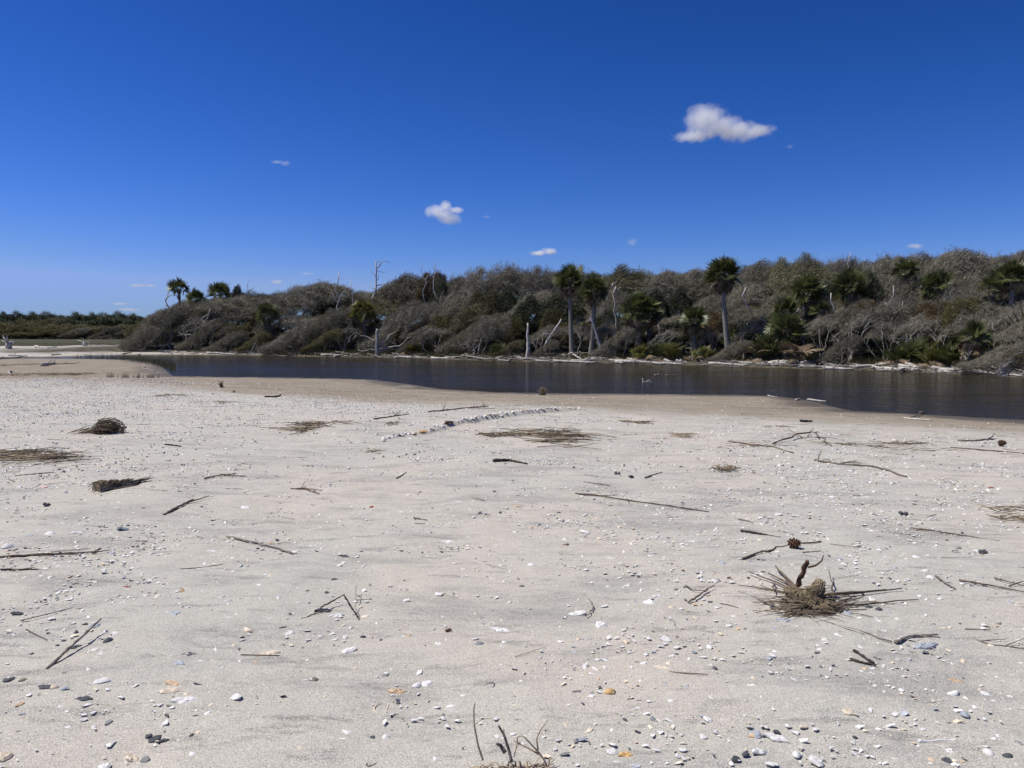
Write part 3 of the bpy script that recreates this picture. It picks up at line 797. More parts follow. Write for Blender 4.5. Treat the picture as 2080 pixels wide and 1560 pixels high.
# gnarled bare trees whose pale limbs show against the dark inside
for kind, px, dep, top, w, lab in [
    ('gn1', 395, 4.5, 640, 80, 'pale gnarled tree before the left oaks'), ('gn3', 478, 4, 655, 60, 'thin pale gnarled tree above the long pale logs'),
    ('gn2', 560, 7, 632, 110, 'pale spreading limbs under the flat-topped oak'), ('gn1', 705, 5, 660, 70, 'pale gnarled tree between the dome shrub and the dead tree'),
    ('gn2', 880, 3.5, 662, 80, 'pale gnarled limbs right of the olive shrub'), ('gn1', 968, 2.6, 668, 70, 'pale forked gnarled tree near the middle'),
    ('gn1', 1105, 3.5, 662, 70, 'pale tangle between the broken post and tall palm'), ('gn3', 1180, 4.5, 640, 60, 'pale gnarled tree between the twin palm trunks'),
    ('gn2', 1235, 5, 640, 80, 'pale gnarled limbs right of the twin palms'), ('gn1', 1350, 3.2, 665, 80, 'pale tangle right of the stout palm'),
    ('gn2', 1440, 3.6, 668, 70, 'pale tangle left of the leaning palm trunk'), ('gn1', 1515, 4, 650, 90, 'pale gnarled tree right of the leaning palm trunk'),
    ('gn3', 1555, 5, 635, 60, 'thin pale gnarled tree left of the low shaggy palm'), ('gn2', 1660, 4.5, 640, 90, 'pale gnarled limbs over the small domed shrub'),
    ('gn1', 1735, 4, 632, 100, 'pale twisted tree left of the dark hollow'), ('gn2', 1790, 3.6, 645, 100, 'pale twisted tree over the dark hollow'),
    ('gn1', 1850, 4.2, 640, 100, 'pale twisted tree right of the dark hollow'), ('gn3', 1905, 4.5, 640, 60, 'thin pale gnarled tree left of the boots-clad palm'),
    ('gn2', 1950, 5, 630, 100, 'pale gnarled limbs above the boots-clad palm'), ('gn1', 2030, 4.5, 628, 110, 'pale gnarled tree above the sloping shrub'), ('gn2', 2085, 5.5, 615, 100, 'pale gnarled limbs at the right edge'),
    ('gn3', 1640, 9.5, 590, 60, 'pale bare fork below the dark round palm'), ('gn1', 1800, 9, 590, 100, 'pale bare limbs on the slope under the small skyline palm'), ('gn2', 1930, 9, 570, 120, 'pale bare limbs on the slope left of the right-edge palms'),
]:
    plant(kind, px, dep, top, w, lab, 'pale gnarled trees in the thicket')
# unseen one by one: the brush that closes the inside of the thicket
rgi = random.Random(99)
for i in range(46):
    px = 300 + i * 41 + rgi.uniform(-14, 14)
    dep = rgi.uniform(7, 11) if i % 2 else rgi.uniform(11, 18)
    base = np.interp(px, [300, 500, 1000, 1500, 2100], [660, 650, 640, 630, 615])
    plant(rgi.choice(['he2', 'ev2', 'ev1', 'ev1']), px, dep, base + rgi.uniform(-8, 26), rgi.uniform(70, 120), 'dim tangled tree in shade by ' + (lambda q: ('left side of ' if px < q[1] else 'right side of ') + q[0])(min([('the thicket end', 330), ('the green palm clump', 546), ('the gap of sky', 660), ('the twisted dead tree', 768), ('the broad grey shrub', 960), ('the broken grey post', 1072), ('the twin palms', 1180), ('the stout palm', 1297), ('the short shaggy palm', 1410), ('the leaning palm', 1480), ('the low shaggy palm', 1596), ('the wide spiky palm', 1722), ('the dark hollow', 1830), ('the boots-clad palm', 1972), ('the right-edge oak', 2090)], key=lambda q: abs(q[1] - px))) + (', farther in' if dep > 9.5 else ', near the bank'), 'brush closing the inside of the thicket', name='thicket_tree')

# palms
palm(369, 16, 567, 44, 'small palm standing free above the left end of the thicket', dead=2, nf=24)
palm(404, 14, 590, 44, 'low palm crown right of the free standing left palm', dead=1, nf=26)
palm(452, 15, 577, 52, 'dense palm crown between two dark trees at left', dead=1, nf=30)
palm(546, 6, 619, 50, 'dark green palm clump at the left of the bank', dead=3, nf=24, boots=True)
palm(741, 8, 607, 66, 'bright yellow green palm clump left of the middle', dead=2, nf=26, col='y', boots=True)
palm(1157, 3.5, 543, 68, 'tall slim palm, left and taller of the twin palms', lean_px=5, dead=5)
palm(1207, 3.2, 563, 68, 'slim palm, right and shorter of the twin palms', lean_px=-8, dead=5)
palm(1297, 4.0, 598, 78, 'stout palm with thick shaggy trunk right of the twin palms', lean_px=-4, boots=True, dead=9, trunk_r=0.24)
palm(1318, 5.5, 612, 56, 'second shaggy palm crown behind the stout one', boots=True, dead=6, trunk_r=0.2)
palm(1410, 3.2, 626, 62, 'short palm with dark shaggy trunk left of the leaning palm', boots=True, dead=9, nf=24, trunk_r=0.2)
palm(1465, 3.0, 525, 76, 'tall leaning palm with brown skirt of dead fronds', lean_px=16, dead=14, nf=40)
palm(1635, 9, 562, 74, 'dark round palm crown below the highest green oak', dead=6)
palm(1722, 10, 551, 78, 'wide spiky palm crown with pale dead skirt', dead=8)
palm(1592, 6, 606, 66, 'green palm crown left below the dark round palm', dead=3, boots=True)
palm(1596, 3.5, 640, 76, 'low green palm with shaggy trunk close to the driftwood', boots=True, dead=6, trunk_r=0.2)
palm(1662, 8, 612, 44, 'small spiky palm crown right below the dark round palm', dead=2, nf=20)
palm(1832, 14, 528, 56, 'small palm crown near the skyline at right', dead=1, nf=26)
palm(1895, 12, 554, 64, 'dark round palm crown on the slope at right', dead=3)
palm(2048, 11, 528, 80, 'large palm crown near the right edge', dead=4)
palm(2008, 11, 560, 56, 'lower palm crown left of the large one at the right edge', dead=2, nf=26)
palm(1972, 2.6, 655, 62, 'leaning palm with criss-cross boots by the sloping shrub at right', lean_px=-18, boots=True, dead=5, nf=22, trunk_r=0.18)
for px, dep, top, w, lab, c in [
    (1302, 1.6, 697, 36, 'yellow palmetto at the foot of the stout palm', 'y'), (1362, 1.6, 690, 46, 'yellow palmetto left of the short shaggy palm', 'y'),
    (1335, 2.4, 694, 30, 'green palmetto between two yellow ones', 'g'), (1430, 2.0, 698, 30, 'palmetto right of the short shaggy palm', 'y'),
    (1540, 2.2, 690, 40, 'rusty palmetto right of the leaning palm foot', 'd'), (1625, 1.8, 690, 44, 'tawny palmetto right of the low shaggy palm', 'd'),
    (1555, 2.5, 680, 40, 'green palmetto left of the low shaggy palm', 'g'), (1822, 2.0, 700, 44, 'green palmetto under the broad hollow oak', 'g'),
    (1890, 2.2, 692, 50, 'pale green palmetto right of the broad hollow oak', 'y'), (1925, 2.5, 695, 36, 'small palmetto left of the boots-clad leaning palm', 'g'),
    (1850, 2.6, 690, 40, 'dark palmetto in the hollow at right', 'g'), (838, 2.5, 690, 36, 'green palmetto right of the dead roots', 'y'),
    (2068, 6.0, 640, 40, 'green palmetto near the right edge', 'g'), (1985, 6.0, 632, 40, 'yellow palmetto on the slope at right', 'y'),
    (1500, 6.0, 655, 44, 'green palmetto half hidden right of the leaning palm', 'g'), (1010, 2.0, 700, 30, 'low palmetto in the shade near the middle', 'g'),
]:
    palmetto(px, dep, top, w, lab, c)

# far wood beyond the marsh
fw = random.Random(5)
nl = 0
for row, (dist, top, w, kinds, lab) in enumerate([(430, 634, 66, ('fa2',), 'dark green tree in the back row beyond the marsh'), (405, 645, 80, ('fa1', 'fa2'), 'tree in the middle row beyond the marsh'), (385, 655, 90, ('fa1',), 'olive crowned tree in the front row beyond the marsh'), (372, 667, 70, ('he2', 'fa1', 'he3'), 'low grey tree at the marsh edge of the far wood')]):
    px = -40 + row * 17; k_ = 0
    while px < 345:
        k_ += 1
        plant(fw.choice(kinds), px, 0, top + fw.uniform(-4, 7), w * fw.uniform(0.8, 1.25), lab + ', ' + ('first', 'second', 'third', 'fourth', 'fifth', 'sixth', 'seventh', 'eighth', 'ninth', 'tenth', 'eleventh', 'twelfth', 'thirteenth', 'fourteenth', 'fifteenth', 'sixteenth', 'seventeenth')[min(k_ - 1, 16)] + ' from left', 'far wood beyond the marsh, row %d' % (row + 1), name='distant_tree', dist=dist + fw.uniform(-7, 7))
        px += w * fw.uniform(0.34, 0.5)

# ------------------------------------------------------------------ dead snags, posts and fallen trunks in the thicket
def snag(px, depth, top_py, label, limbs, base_px=None, r=0.13, name='dead_snag', lean=0.0, mt=None, cat='dead tree', base_dz=0):
    """limbs: (height fraction, dx px, dy px up, thickness) in pixels of the photograph at the snag's distance"""
    D = far_dist(px) + depth; p = col_pt(base_px if base_px is not None else px, D); s = D / FPX
    h = z_of(top_py, D) - p[2]; rg = random.Random(int(px * 13))
    tx = (px - (base_px if base_px is not None else px)) * s
    root = ob(name, None, None, tuple(p)); tag(root, label, cat, 'dead snags in the thicket')
    ts = np.linspace(0, 1, 10)
    C = np.array([[tx * t ** 1.3 + rg.gauss(0, 0.11 + 0.014 * h if h > 5 else 0.035) * (0 < t < 1), rg.gauss(0, 0.11 if h > 5 else 0.035) * (0 < t < 1), -0.2 + (h + 0.2) * t] for t in ts])
    b = MB(); b.tube(C, r * (1.15 - 0.7 * ts), 7)
    ob('trunk', b.mesh('trunk', mt or M_DEAD), root)
    for t, pts, th in limbs:
        q = np.array([np.interp(t, ts, C[:, a]) for a in range(3)])
        L = [q]
        for dx, dy in pts: L.append(q + np.array([dx * s, rg.uniform(-.3, .3) * len(L) * 0.4, dy * s]))
        L = np.array(L); P2 = [L[0]]
        for i in range(len(L) - 1):
            P2 += [(L[i] + L[i + 1]) / 2 + np.array([rg.gauss(0, .10) for _ in range(3)]), L[i + 1]]
        lb = MB(); lb.tube(P2, np.linspace(th, th * 0.3, len(P2)), 5)
        ob('limb', lb.mesh('limb', mt or M_DEAD), root)
    return root
snag(766, 18, 531, 'tallest bleached snag with a bare arm bent to the right', [(0.93, [(8, 6), (14, 12), (28, 10)], .09), (0.97, [(4, 4), (8, 9)], .05), (0.72, [(16, 3), (36, 2)], .08), (0.66, [(-8, 6), (-14, 12)], .06), (0.82, [(-4, 6), (-9, 9), (-12, 16)], .05), (0.78, [(5, 8), (7, 16)], .04), (0.88, [(6, 1), (16, -2), (22, 2)], .05), (0.6, [(10, 8), (20, 10)], .05)], base_px=762, r=0.17)
snag(691, 14, 553, 'slender forked snag right of the gap of sky', [(0.6, [(-6, 12), (-12, 22)], .05), (0.66, [(6, 10), (12, 22)], .05), (0.45, [(-8, 8), (-14, 16)], .05), (0.5, [(8, 6), (14, 10)], .04), (0.9, [(6, 3), (11, 5)], .03)], base_px=688, r=0.12)
snag(714, 14, 570, 'thin leaning pole beside the slender forked snag', [(0.85, [(6, 4), (9, 3)], .03)], r=0.07)
snag(885, 19, 531, 'thin snag rising out of the rusty evergreen', [(0.86, [(5, 8), (9, 13)], .05), (0.82, [(-7, 4), (-10, 10)], .04), (0.9, [(-3, 5), (-5, 9)], .03)], r=0.11)
snag(861, 19, 534, 'twiggy pale snag left of the thin one', [(0.8, [(5, 6), (6, 12)], .04), (0.75, [(-4, 8), (-5, 12)], .04)], r=0.07)
snag(509, 20, 567, 'slender curved snag left of the flat-topped oak', [(0.8, [(8, 8), (12, 12)], .05), (0.7, [(4, 14)], .04)], r=0.07)
snag(346, 9, 600, 'bare crooked snag leaning at the left end of the thicket', [(0.9, [(6, 8), (14, 12), (24, 10)], .09), (0.8, [(-8, 4)], .07), (0.75, [(10, 4), (18, -2)], .06), (0.95, [(8, 16), (12, 22)], .05)], base_px=352, r=0.15)
snag(1511, 8, 585, 'white forked snag right of the leaning palm', [(0.45, [(4, 12), (10, 24), (18, 28)], .10)], base_px=1516, r=0.12)
snag(1720, 16, 512, 'thin white dead pole on the skyline above the spiky palm', [(0.7, [(3, 10)], .03)], r=0.06)
snag(1072, 1.6, 656, 'broken grey post standing at the water edge', [(0.15, [(4, 3)], .06)], base_px=1072, r=0.17, name='broken_trunk', cat='stump')
snag(1250, 6, 582, 'pale white-barked trunk with curling top between palms', [(0.95, [(-6, 6), (-4, 14), (4, 18)], .10), (0.9, [(8, 6), (14, 14)], .08), (0.55, [(-3, 10)], .06)], base_px=1249, r=0.12)
snag(1199, 2.6, 645, 'leaning dead trunk propped against the right twin palm', [(0.5, [(-6, 4)], .05)], base_px=1225, r=0.15, name='fallen_trunk')
snag(1140, 4, 648, 'grey dead trunk slanting up left of the tall palm', [(0.6, [(-12, 6), (-22, 10)], .09), (0.8, [(6, -8), (14, -16)], .07), (0.3, [(8, 4), (16, 2)], .06)], base_px=1097, r=0.14, name='fallen_trunk')
snag(1612, 8, 612, 'short white snag by the dark round palm', [(0.7, [(-8, 6), (-16, 4)], .07), (0.8, [(6, 8)], .06)], r=0.09)
snag(1683, 8, 595, 'small white fork under the wide spiky palm', [(0.7, [(5, 8)], .06)], r=0.09)
snag(1808, 6, 580, 'forked dead branch standing over the sheared oak', [(0.6, [(-10, 14), (-18, 30)], .07), (0.62, [(12, 12), (20, 28)], .07)], base_px=1812, r=0.07, mt=M_BARK)
# twisted dead root mass at the water left of the middle
snag(768, 0.8, 668, 'twisted dead tree with looping pale limbs over the water', [(0.3, [(16, 2), (34, 6), (52, 12), (70, 26)], .13), (0.35, [(14, 12), (26, 26), (44, 36)], .12), (0.25, [(-14, 4), (-28, 0), (-40, 2)], .10), (0.15, [(10, -4), (20, -10), (24, -16)], .10), (0.12, [(-10, -4), (-16, -10)], .09), (0.2, [(18, 4), (28, -2), (30, -12)], .09), (0.6, [(-20, 8), (-34, 10)], .07), (0.8, [(10, 12), (14, 26)], .06)], base_px=766, r=0.26, mt=M_BARK)
snag(430, 6, 628, 'pale forked dead limb standing before the left oaks', [(0.3, [(-14, 10), (-24, 8), (-34, 14)], .09), (0.55, [(14, 10), (30, 20)], .08), (0.7, [(12, 14)], .06)], base_px=396, r=0.13)
snag(1335, 3, 660, 'dark tangled dead branch right of the stout palm', [(0.4, [(12, 6), (24, -4)], .06), (0.6, [(-10, 8)], .05), (0.7, [(14, 10), (26, 8)], .05)], base_px=1350, r=0.08, mt=M_BARK)
for px, dep, top, bp, lab in [(985, 4.5, 668, 970, 'pale trunk leaning right under the broad grey shrub'), (957, 4.5, 676, 980, 'pale trunk leaning left under the broad grey shrub'), (1762, 5.5, 655, 1722, 'pale twisted limb under the sheared oak'), (1862, 5.2, 662, 1818, 'long pale limb crossing the dark hollow'), (2020, 5.5, 655, 2060, 'pale limb above the sloping shrub at right')]:
    rg = random.Random(px)
    snag(px, dep, top, lab, [(rg.uniform(.4, .6), [(rg.choice((-1, 1)) * rg.uniform(10, 18), rg.uniform(2, 8)), (rg.choice((-1, 1)) * rg.uniform(22, 34), rg.uniform(4, 14))], .07), (rg.uniform(.65, .85), [(rg.choice((-1, 1)) * rg.uniform(6, 12), rg.uniform(4, 10))], .06)], base_px=bp, r=0.10, name='dead_limb', mt=M_BARK)

# ------------------------------------------------------------------ driftwood along the far bank
M_DRIFT = mat('driftwood', (0.27, 0.245, 0.205), (0.58, 0.54, 0.475), 7, 0.85, 0.14, 0.35, (0.4, 1, 1))
M_DRIFTG = mat('grey_driftwood', (0.15, 0.135, 0.115), (0.33, 0.30, 0.26), 7, 0.9, 0.2, 0.35, (0.4, 1, 1))
def drift(px0, py0, px1, py1, r, label, branches=(), mt=None, bend=0.06, lift0=0.0, lift1=0.0, name='driftwood_log', group='driftwood along the far bank', cat='driftwood', n=9):
    a = gp(px0, py0); c = gp(px1, py1); rg = random.Random(int(px0 * 3 + py0 * 7)); L = np.linalg.norm(c - a)
    root = ob(name, None, None, tuple(a)); tag(root, label, cat, group)
    ts = np.linspace(0, 1, n)
    side = nrm(np.cross(c - a, [0, 0, 1]))
    bw = rg.uniform(-1, 1) * bend * L
    C = []
    for t in ts:
        q = a + (c - a) * t + side * (bw * 4 * t * (1 - t) + rg.gauss(0, 0.012) * L)
        g = max(float(H(q[0], q[1])), 0.0)
        q[2] = g + r * 0.55 + (1 - t) * lift0 + t * lift1 + bend * L * 0.15 * max(0, math.sin(t * 7 + rg.random()))
        C.append(q - a)
    C = np.array(C); rad = r * (1.1 - 0.65 * ts) * np.array([rg.uniform(.78, 1.2) for _ in ts])
    b = MB(); b.tube(C, rad, 8); ob('log', b.mesh('log', mt or M_DRIFT), root)
    for (t, dx, dz, th) in branches:
        q = np.array([np.interp(t, ts, C[:, k]) for k in range(3)]); sc = np.linalg.norm(a) / FPX
        e = q + np.array([dx * sc, rg.uniform(-.3, .3), dz * sc]); m_ = (q + e) / 2 + np.array([rg.gauss(0, .06) for _ in range(3)]) * abs(dx + dz) * sc
        bb = MB(); bb.tube([q, m_, e], [th, th * .8, th * .35], 5); ob('branch', bb.mesh('branch', mt or M_DRIFT), root)
    return root
for row in [
    (410, 712, 510, 717, .15, 'long pale log, upper of the pair at the left of the bank', ((.9, 8, 3, .06),)),
    (420, 718, 530, 720, .12, 'long pale log, lower of the pair at the left of the bank', ()),
    (325, 714, 400, 720, .10, 'pale log slanting down to the water at left', ()),
    (505, 719, 543, 717, .14, 'pale forked driftwood under the olive topped shrub', ((.1, 10, 20, .09), (.4, 12, 8, .07), (.7, -10, 6, .05))),
    (653, 723, 708, 724, .13, 'smooth white log lying straight on the waterline', ()),
    (585, 721, 602, 722, .10, 'short pale log left of the smooth white one', ()),
    (640, 722, 655, 720, .12, 'grey stump end left of the smooth white log', ((.3, -4, 4, .08),)),
    (712, 723, 736, 722, .09, 'thin crooked driftwood right of the smooth white log', ((.5, 6, 6, .04),)),
    (800, 727, 872, 728, .13, 'pale bowed log right of the twisted dead tree', ()),
    (876, 728, 926, 729, .12, 'second pale log right of the bowed one', ()),
    (945, 722, 1035, 735, .13, 'white log with an upturned end near the middle', ((.3, 10, 6, .08),)),
    (1030, 724, 1120, 736, .16, 'long white log with a curved upturned root end', ((.05, -6, 8, .10),)),
    (1125, 735, 1210, 738, .14, 'white log below the tall palm', ()),
    (1210, 722, 1268, 740, .13, 'white log sloping down from the leaning dead trunk', ()),
    (1250, 738, 1390, 742, .17, 'longest white log on the waterline below the stout palm', ((.3, -10, 4, .07), (.6, 8, 5, .06))),
    (1235, 734, 1330, 735, .13, 'white log behind the longest one', ()),
    (1270, 722, 1340, 727, .10, 'grey log high on the bank below the stout palm', ()),
    (1385, 713, 1412, 724, .10, 'bleached log slanting on the bank under the short palm', ()),
    (1330, 726, 1375, 738, .10, 'grey crooked log below the palmettos', ()),
    (1400, 728, 1470, 738, .12, 'grey log left of the leaning palm foot', ()),
    (1440, 741, 1520, 744, .14, 'white log at the water below the leaning palm', ((.8, 6, 6, .05),)),
    (1500, 740, 1580, 744, .16, 'white log right of the leaning palm', ()),
    (1560, 742, 1690, 738, .21, 'thick white trunk lying along the water', ((.45, 18, 8, .10), (.2, -8, 6, .07))),
    (1520, 726, 1560, 726, .10, 'pale branch on the bank left of the low shaggy palm', ()),
    (1575, 728, 1625, 727, .10, 'pale branch on the bank under the tawny palmetto', ()),
    (1620, 746, 1690, 747, .12, 'pale log at the water under the thick white trunk', ()),
    (1675, 749, 1735, 751, .12, 'pale log below the small domed shrub', ()),
    (1785, 744, 1870, 748, .17, 'white weathered log right of the dark hollow', ((.4, -10, 4, .07),)),
    (1790, 750, 1865, 754, .13, 'white log at the water right of the dark hollow', ()),
    (1892, 736, 1915, 755, .11, 'bleached plank-like log slanting up the bank at right', ()),
    (1905, 742, 1960, 752, .12, 'grey log in the wrack left of the white root burst', ()),
    (1925, 742, 1990, 740, .10, 'grey branch above the wrack at right', ()),
    (1905, 757, 1960, 757, .10, 'pale stick at the water left of the white root burst', ()),
    (2050, 744, 2085, 755, .12, 'pale log right of the white root burst', ()),
    (2000, 760, 2078, 765, .10, 'pale stick on the waterline at the right edge', ()),
]:
    drift(row[0], row[1], row[2], row[3], row[4] * 0.95, row[5], row[6], bend=0.05)
# lesser logs heaped between the named ones
rd = random.Random(71)
for i in range(64):
    px = rd.uniform(960, 2085) if i > 12 else rd.uniform(560, 960)
    D = far_dist(px); row_y = float(np.interp(px, [x for x, _ in FAR_PX], [y for _, y in FAR_PX])) - rd.uniform(1, 13) * (1 if px > 960 else .4)
    L = rd.uniform(16, 60); dy = rd.uniform(-4, 4); gr_ = rd.random() < .3
    near = min([('the twisted dead tree', 768), ('the broken grey post', 1072), ('the twin palms', 1180), ('the stout palm', 1297), ('the short shaggy palm', 1410), ('the leaning palm', 1480), ('the low shaggy palm', 1596), ('the small domed shrub', 1700), ('the dark hollow', 1830), ('the white root burst', 2035)], key=lambda q: abs(q[1] - px))[0]
    drift(px - L / 2, row_y + dy, px + L / 2, row_y - dy, rd.uniform(.05, .13), ('long ' if L > 38 else 'short ') + ('grey' if gr_ else 'bleached') + ' branch heaped on the bank ' + (lambda c: 'below and left of ' if px < c else 'below and right of ')({'the twisted dead tree': 768, 'the broken grey post': 1072, 'the twin palms': 1180, 'the stout palm': 1297, 'the short shaggy palm': 1410, 'the leaning palm': 1480, 'the low shaggy palm': 1596, 'the small domed shrub': 1700, 'the dark hollow': 1830, 'the white root burst': 2035}[near]) + near, ((rd.random(), rd.uniform(-8, 8), rd.uniform(2, 7), .04),) if rd.random() < .5 else (), mt=M_DRIFTG if gr_ else None, lift0=rd.uniform(0, .25), lift1=rd.uniform(0, .15), group='lesser driftwood below ' + near, name='driftwood_branch', n=7)
# white root burst at right
def root_burst(px, py, size_px, label, n=12):
    a = gp(px, py); s = np.linalg.norm(a) / FPX; rg = random.Random(px)
    root = ob('driftwood_root', None, None, tuple(a)); tag(root, label, 'driftwood', 'driftwood along the far bank')
    b = MB(); b.tube([(0, 0, -.05), (0, 0, size_px * s * .35), (size_px * s * .15, .1, size_px * s * .45)], [size_px * s * .22, size_px * s * .2, size_px * s * .1], 8); ob('root_crown', b.mesh('root_crown', M_DEAD), root)
    for i in range(n):
        an = rg.uniform(0, 2 * PI); el = rg.uniform(0.1, 1.3)
        d = np.array([math.cos(an) * math.cos(el), math.sin(an) * math.cos(el), math.sin(el)]) * size_px * s * rg.uniform(.5, 1)
        P = [np.array([0, 0, size_px * s * .25]), d * .5 + [0, 0, size_px * s * .25], d + [rg.gauss(0, .1), 0, size_px * s * .12]]
        bb = MB(); bb.tube(P, [size_px * s * .07, size_px * s * .05, size_px * s * .015], 5); ob('root_arm', bb.mesh('root_arm', M_DEAD), root)
root_burst(2035, 762, 26, 'white burst of upturned roots at the right waterline')
root_burst(18, 708, 24, 'white tangle of bleached roots on the left sand bank')
root_burst(172, 703, 16, 'small white stump with a raised arm on the left sand bank', 6)
root_burst(283, 722, 8, 'pale stone-like root knob at the left waterline', 3)
root_burst(1148, 727, 14, 'pale broken root standing below the tall palm', 7)
# left bank driftwood
for row in [(0, 730, 50, 726, .12, 'white log at the left edge behind the sand spit', ()), (18, 722, 55, 724, .10, 'second white log at the left edge', ((.3, 4, 5, .05),)),
            (70, 705, 108, 708, .14, 'grey log half sunk in the left sand bank', ((.6, 6, -2, .05),)), (185, 703, 250, 704, .08, 'long thin pale log on top of the left sand bank', ()),
            (285, 698, 318, 704, .09, 'pale log leaning by the left shrub', ()), (105, 722, 125, 720, .08, 'short grey driftwood by the narrow channel', ((.5, 3, 6, .04),)),
            (170, 721, 190, 723, .05, 'thin white stick by the narrow channel', ()), (250, 720, 268, 717, .10, 'grey log end at the left waterline', ()),
            (85, 742, 160, 738, .06, 'white branch lying across the sand spit', ((.3, 6, 8, .03), (.6, 8, 4, .03))), (88, 744, 112, 740, .16, 'bleached forked driftwood lump on the sand spit', ((.4, 8, 6, .06), (.6, -10, 3, .05), (.2, 12, 0, .05))),
            (20, 756, 34, 763, .05, 'small white stick on the spit near the left edge', ()), (290, 744, 315, 755, .035, 'thin brown stick at the tip of the spit', ())]:
    drift(*row[:5], row[5], row[6], group='driftwood on the left bank and spit')
# in and by the water
drift(1306, 777, 1324, 776, .028, 'forked pale branch sticking out of the pond', ((.1, -3, 8, .03), (.3, 10, 4, .02)), lift0=0.0, name='sunken_branch', group='driftwood in the water')
drift(1330, 762, 1340, 761, .025, 'small pale piece afloat far out in the pond', ((.5, 3, 2, .02),), name='sunken_branch', group='driftwood in the water')
drift(1352, 762, 1372, 761, .015, 'thin dark stick afloat beside the pale piece', (), mt=M_BARK, name='sunken_branch', group='driftwood in the water')
drift(1640, 813, 1678, 817, .045, 'straight white stick on the near waterline', (), name='driftwood_stick', group='driftwood in the water')
drift(1618, 814, 1624, 811, .04, 'small white looped piece on the near waterline', ((.5, -3, 4, .02),), name='driftwood_stick', group='driftwood in the water')
drift(1560, 805, 1580, 808, .025, 'dark stick on the near waterline', ((.1, -2, 3, .015),), mt=M_BARK, name='driftwood_stick', group='driftwood in the water')

# ------------------------------------------------------------------ masses nobody could count: wrack sticks, bank grass, reeds, marsh grass
def scatter_sticks():
    b = MB(); rg = random.Random(17); PS = []
    for i in range(900):
        px = rg.uniform(930, 2120) if i > 160 else rg.uniform(330, 1000)
        D = far_dist(px) + abs(rg.gauss(0.5, 1.1)); p = np.array([(px - 1040) / FPX / CP * D, D, 0.0]); PS.append(p)
        p[2] = max(0.02, 0.42 * (1 - math.exp(-max(0, D - far_dist(px)) / 2.4)))
        an = rg.uniform(0, 2 * PI); L = rg.uniform(0.3, 1.5); d = np.array([math.cos(an), math.sin(an) * 0.7, rg.uniform(-.05, .3)])
        q = p + [0, 0, rg.uniform(0.02, 0.28)]
        b.tube([q - d * L / 2, q + np.array([0, 0, rg.gauss(0, .04)]), q + d * L / 2], [rg.uniform(.015, .04)] * 2 + [.01], 4)
    o = ob('driftwood_litter', b.mesh('driftwood_litter', M_DRIFTG)); o['kind'] = 'stuff'; o['label'] = 'heaped small driftwood sticks along the far bank'; o['category'] = 'driftwood'
scatter_sticks()
def grass(name, label, pts, hmin, hmax, w, mt, lean=0.25, seed=1, cat='grass'):
    g = np.random.default_rng(seed); P = np.array(pts); n = len(P)
    d = np.stack([g.normal(0.1, lean, n), g.normal(0, lean, n), np.ones(n)], 1); d /= np.linalg.norm(d, axis=1)[:, None]
    b = MB(); b.slivers(P - [0, 0, 0.02], d, g.uniform(hmin, hmax, n), w)
    o = ob(name, b.mesh(name, mt, False)); o['kind'] = 'stuff'; o['label'] = label; o['category'] = cat
M_GRASS = mat('bank_grass', (0.055, 0.058, 0.022), (0.16, 0.135, 0.06), 0.8, 0.8, 0, trans=0.25)
M_REED = mat('green_reeds', (0.06, 0.065, 0.025), (0.19, 0.16, 0.075), 1.2, 0.7, 0, trans=0.2)
M_STRAW = mat('straw', (0.20, 0.15, 0.09), (0.42, 0.34, 0.23), 6, 0.85, 0.2)
M_STRAWD = mat('dark_straw', (0.075, 0.055, 0.038), (0.20, 0.155, 0.11), 8, 0.9, 0.25)
def bank_pts(n, lo, hi, x0, x1, seed):
    g = np.random.default_rng(seed); px = g.uniform(x0, x1, n); u = (px - 1040) / FPX / CP
    D = np.interp(u, FARL[:, 0] / FARL[:, 1], FARL[:, 1]) + lo + (hi - lo) * g.random(n) ** 1.5
    return np.stack([u * D, D, H(u * D, D)], 1)
grass('bank_grass', 'low olive grass and brush along the foot of the thicket', bank_pts(16000, 1.6, 7.5, 380, 2140, 2), 0.25, 0.75, 0.03, M_GRASS)
grass('dune_grass', 'sparse grass at the water edge of the far bank', bank_pts(3500, 0.6, 2.2, 540, 1050, 3), 0.3, 0.8, 0.03, M_GRASS, 0.2)
def px_pts(n, x0, x1, y0, y1, seed, shape=None):
    g = random.Random(seed); out = []
    while len(out) < n:
        px, py = g.uniform(x0, x1), g.uniform(y0, y1)
        if shape and not shape(px, py): continue
        out.append(at_z(px, py, 0.12 if py > 755 else 0.0))
    out = np.array(out); z = np.maximum(H(out[:, 0], out[:, 1]), 0)
    return np.concatenate([out, z[:, None]], 1)
grass('green_reeds', 'bed of green reeds at the tip of the sand spit', px_pts(1500, 150, 356, 726, 757, 4, lambda x, y: abs(y - (728.5 + 20 * max(0, (x - 230) / 122) ** 1.8)) < 1.0 + 4.5 * max(0, (x - 160) / 190)), 0.2, 0.8, 0.024, M_REED, 0.15, cat='reeds')
grass('standing_reeds', 'thin dead reed stems standing in the far water', px_pts(420, 360, 1010, 725, 737, 5), 0.3, 0.75, 0.022, M_STRAWD, 0.12, cat='reeds')
grass('dry_spit_grass', 'dry brown grass tufts along the near side of the spit', px_pts(420, 212, 325, 765, 778, 6, lambda x, y: (math.sin(x * .23) + math.sin(x * .61)) > -0.2), 0.12, 0.45, 0.012, M_STRAWD, 0.25, cat='grass')
_mg = np.random.default_rng(8)
_mx = _mg.uniform(-150, -42, 12000); _my = _mg.uniform(122, 210, 12000)
_mk = base_h(_mx, _my)[3] > 0.6
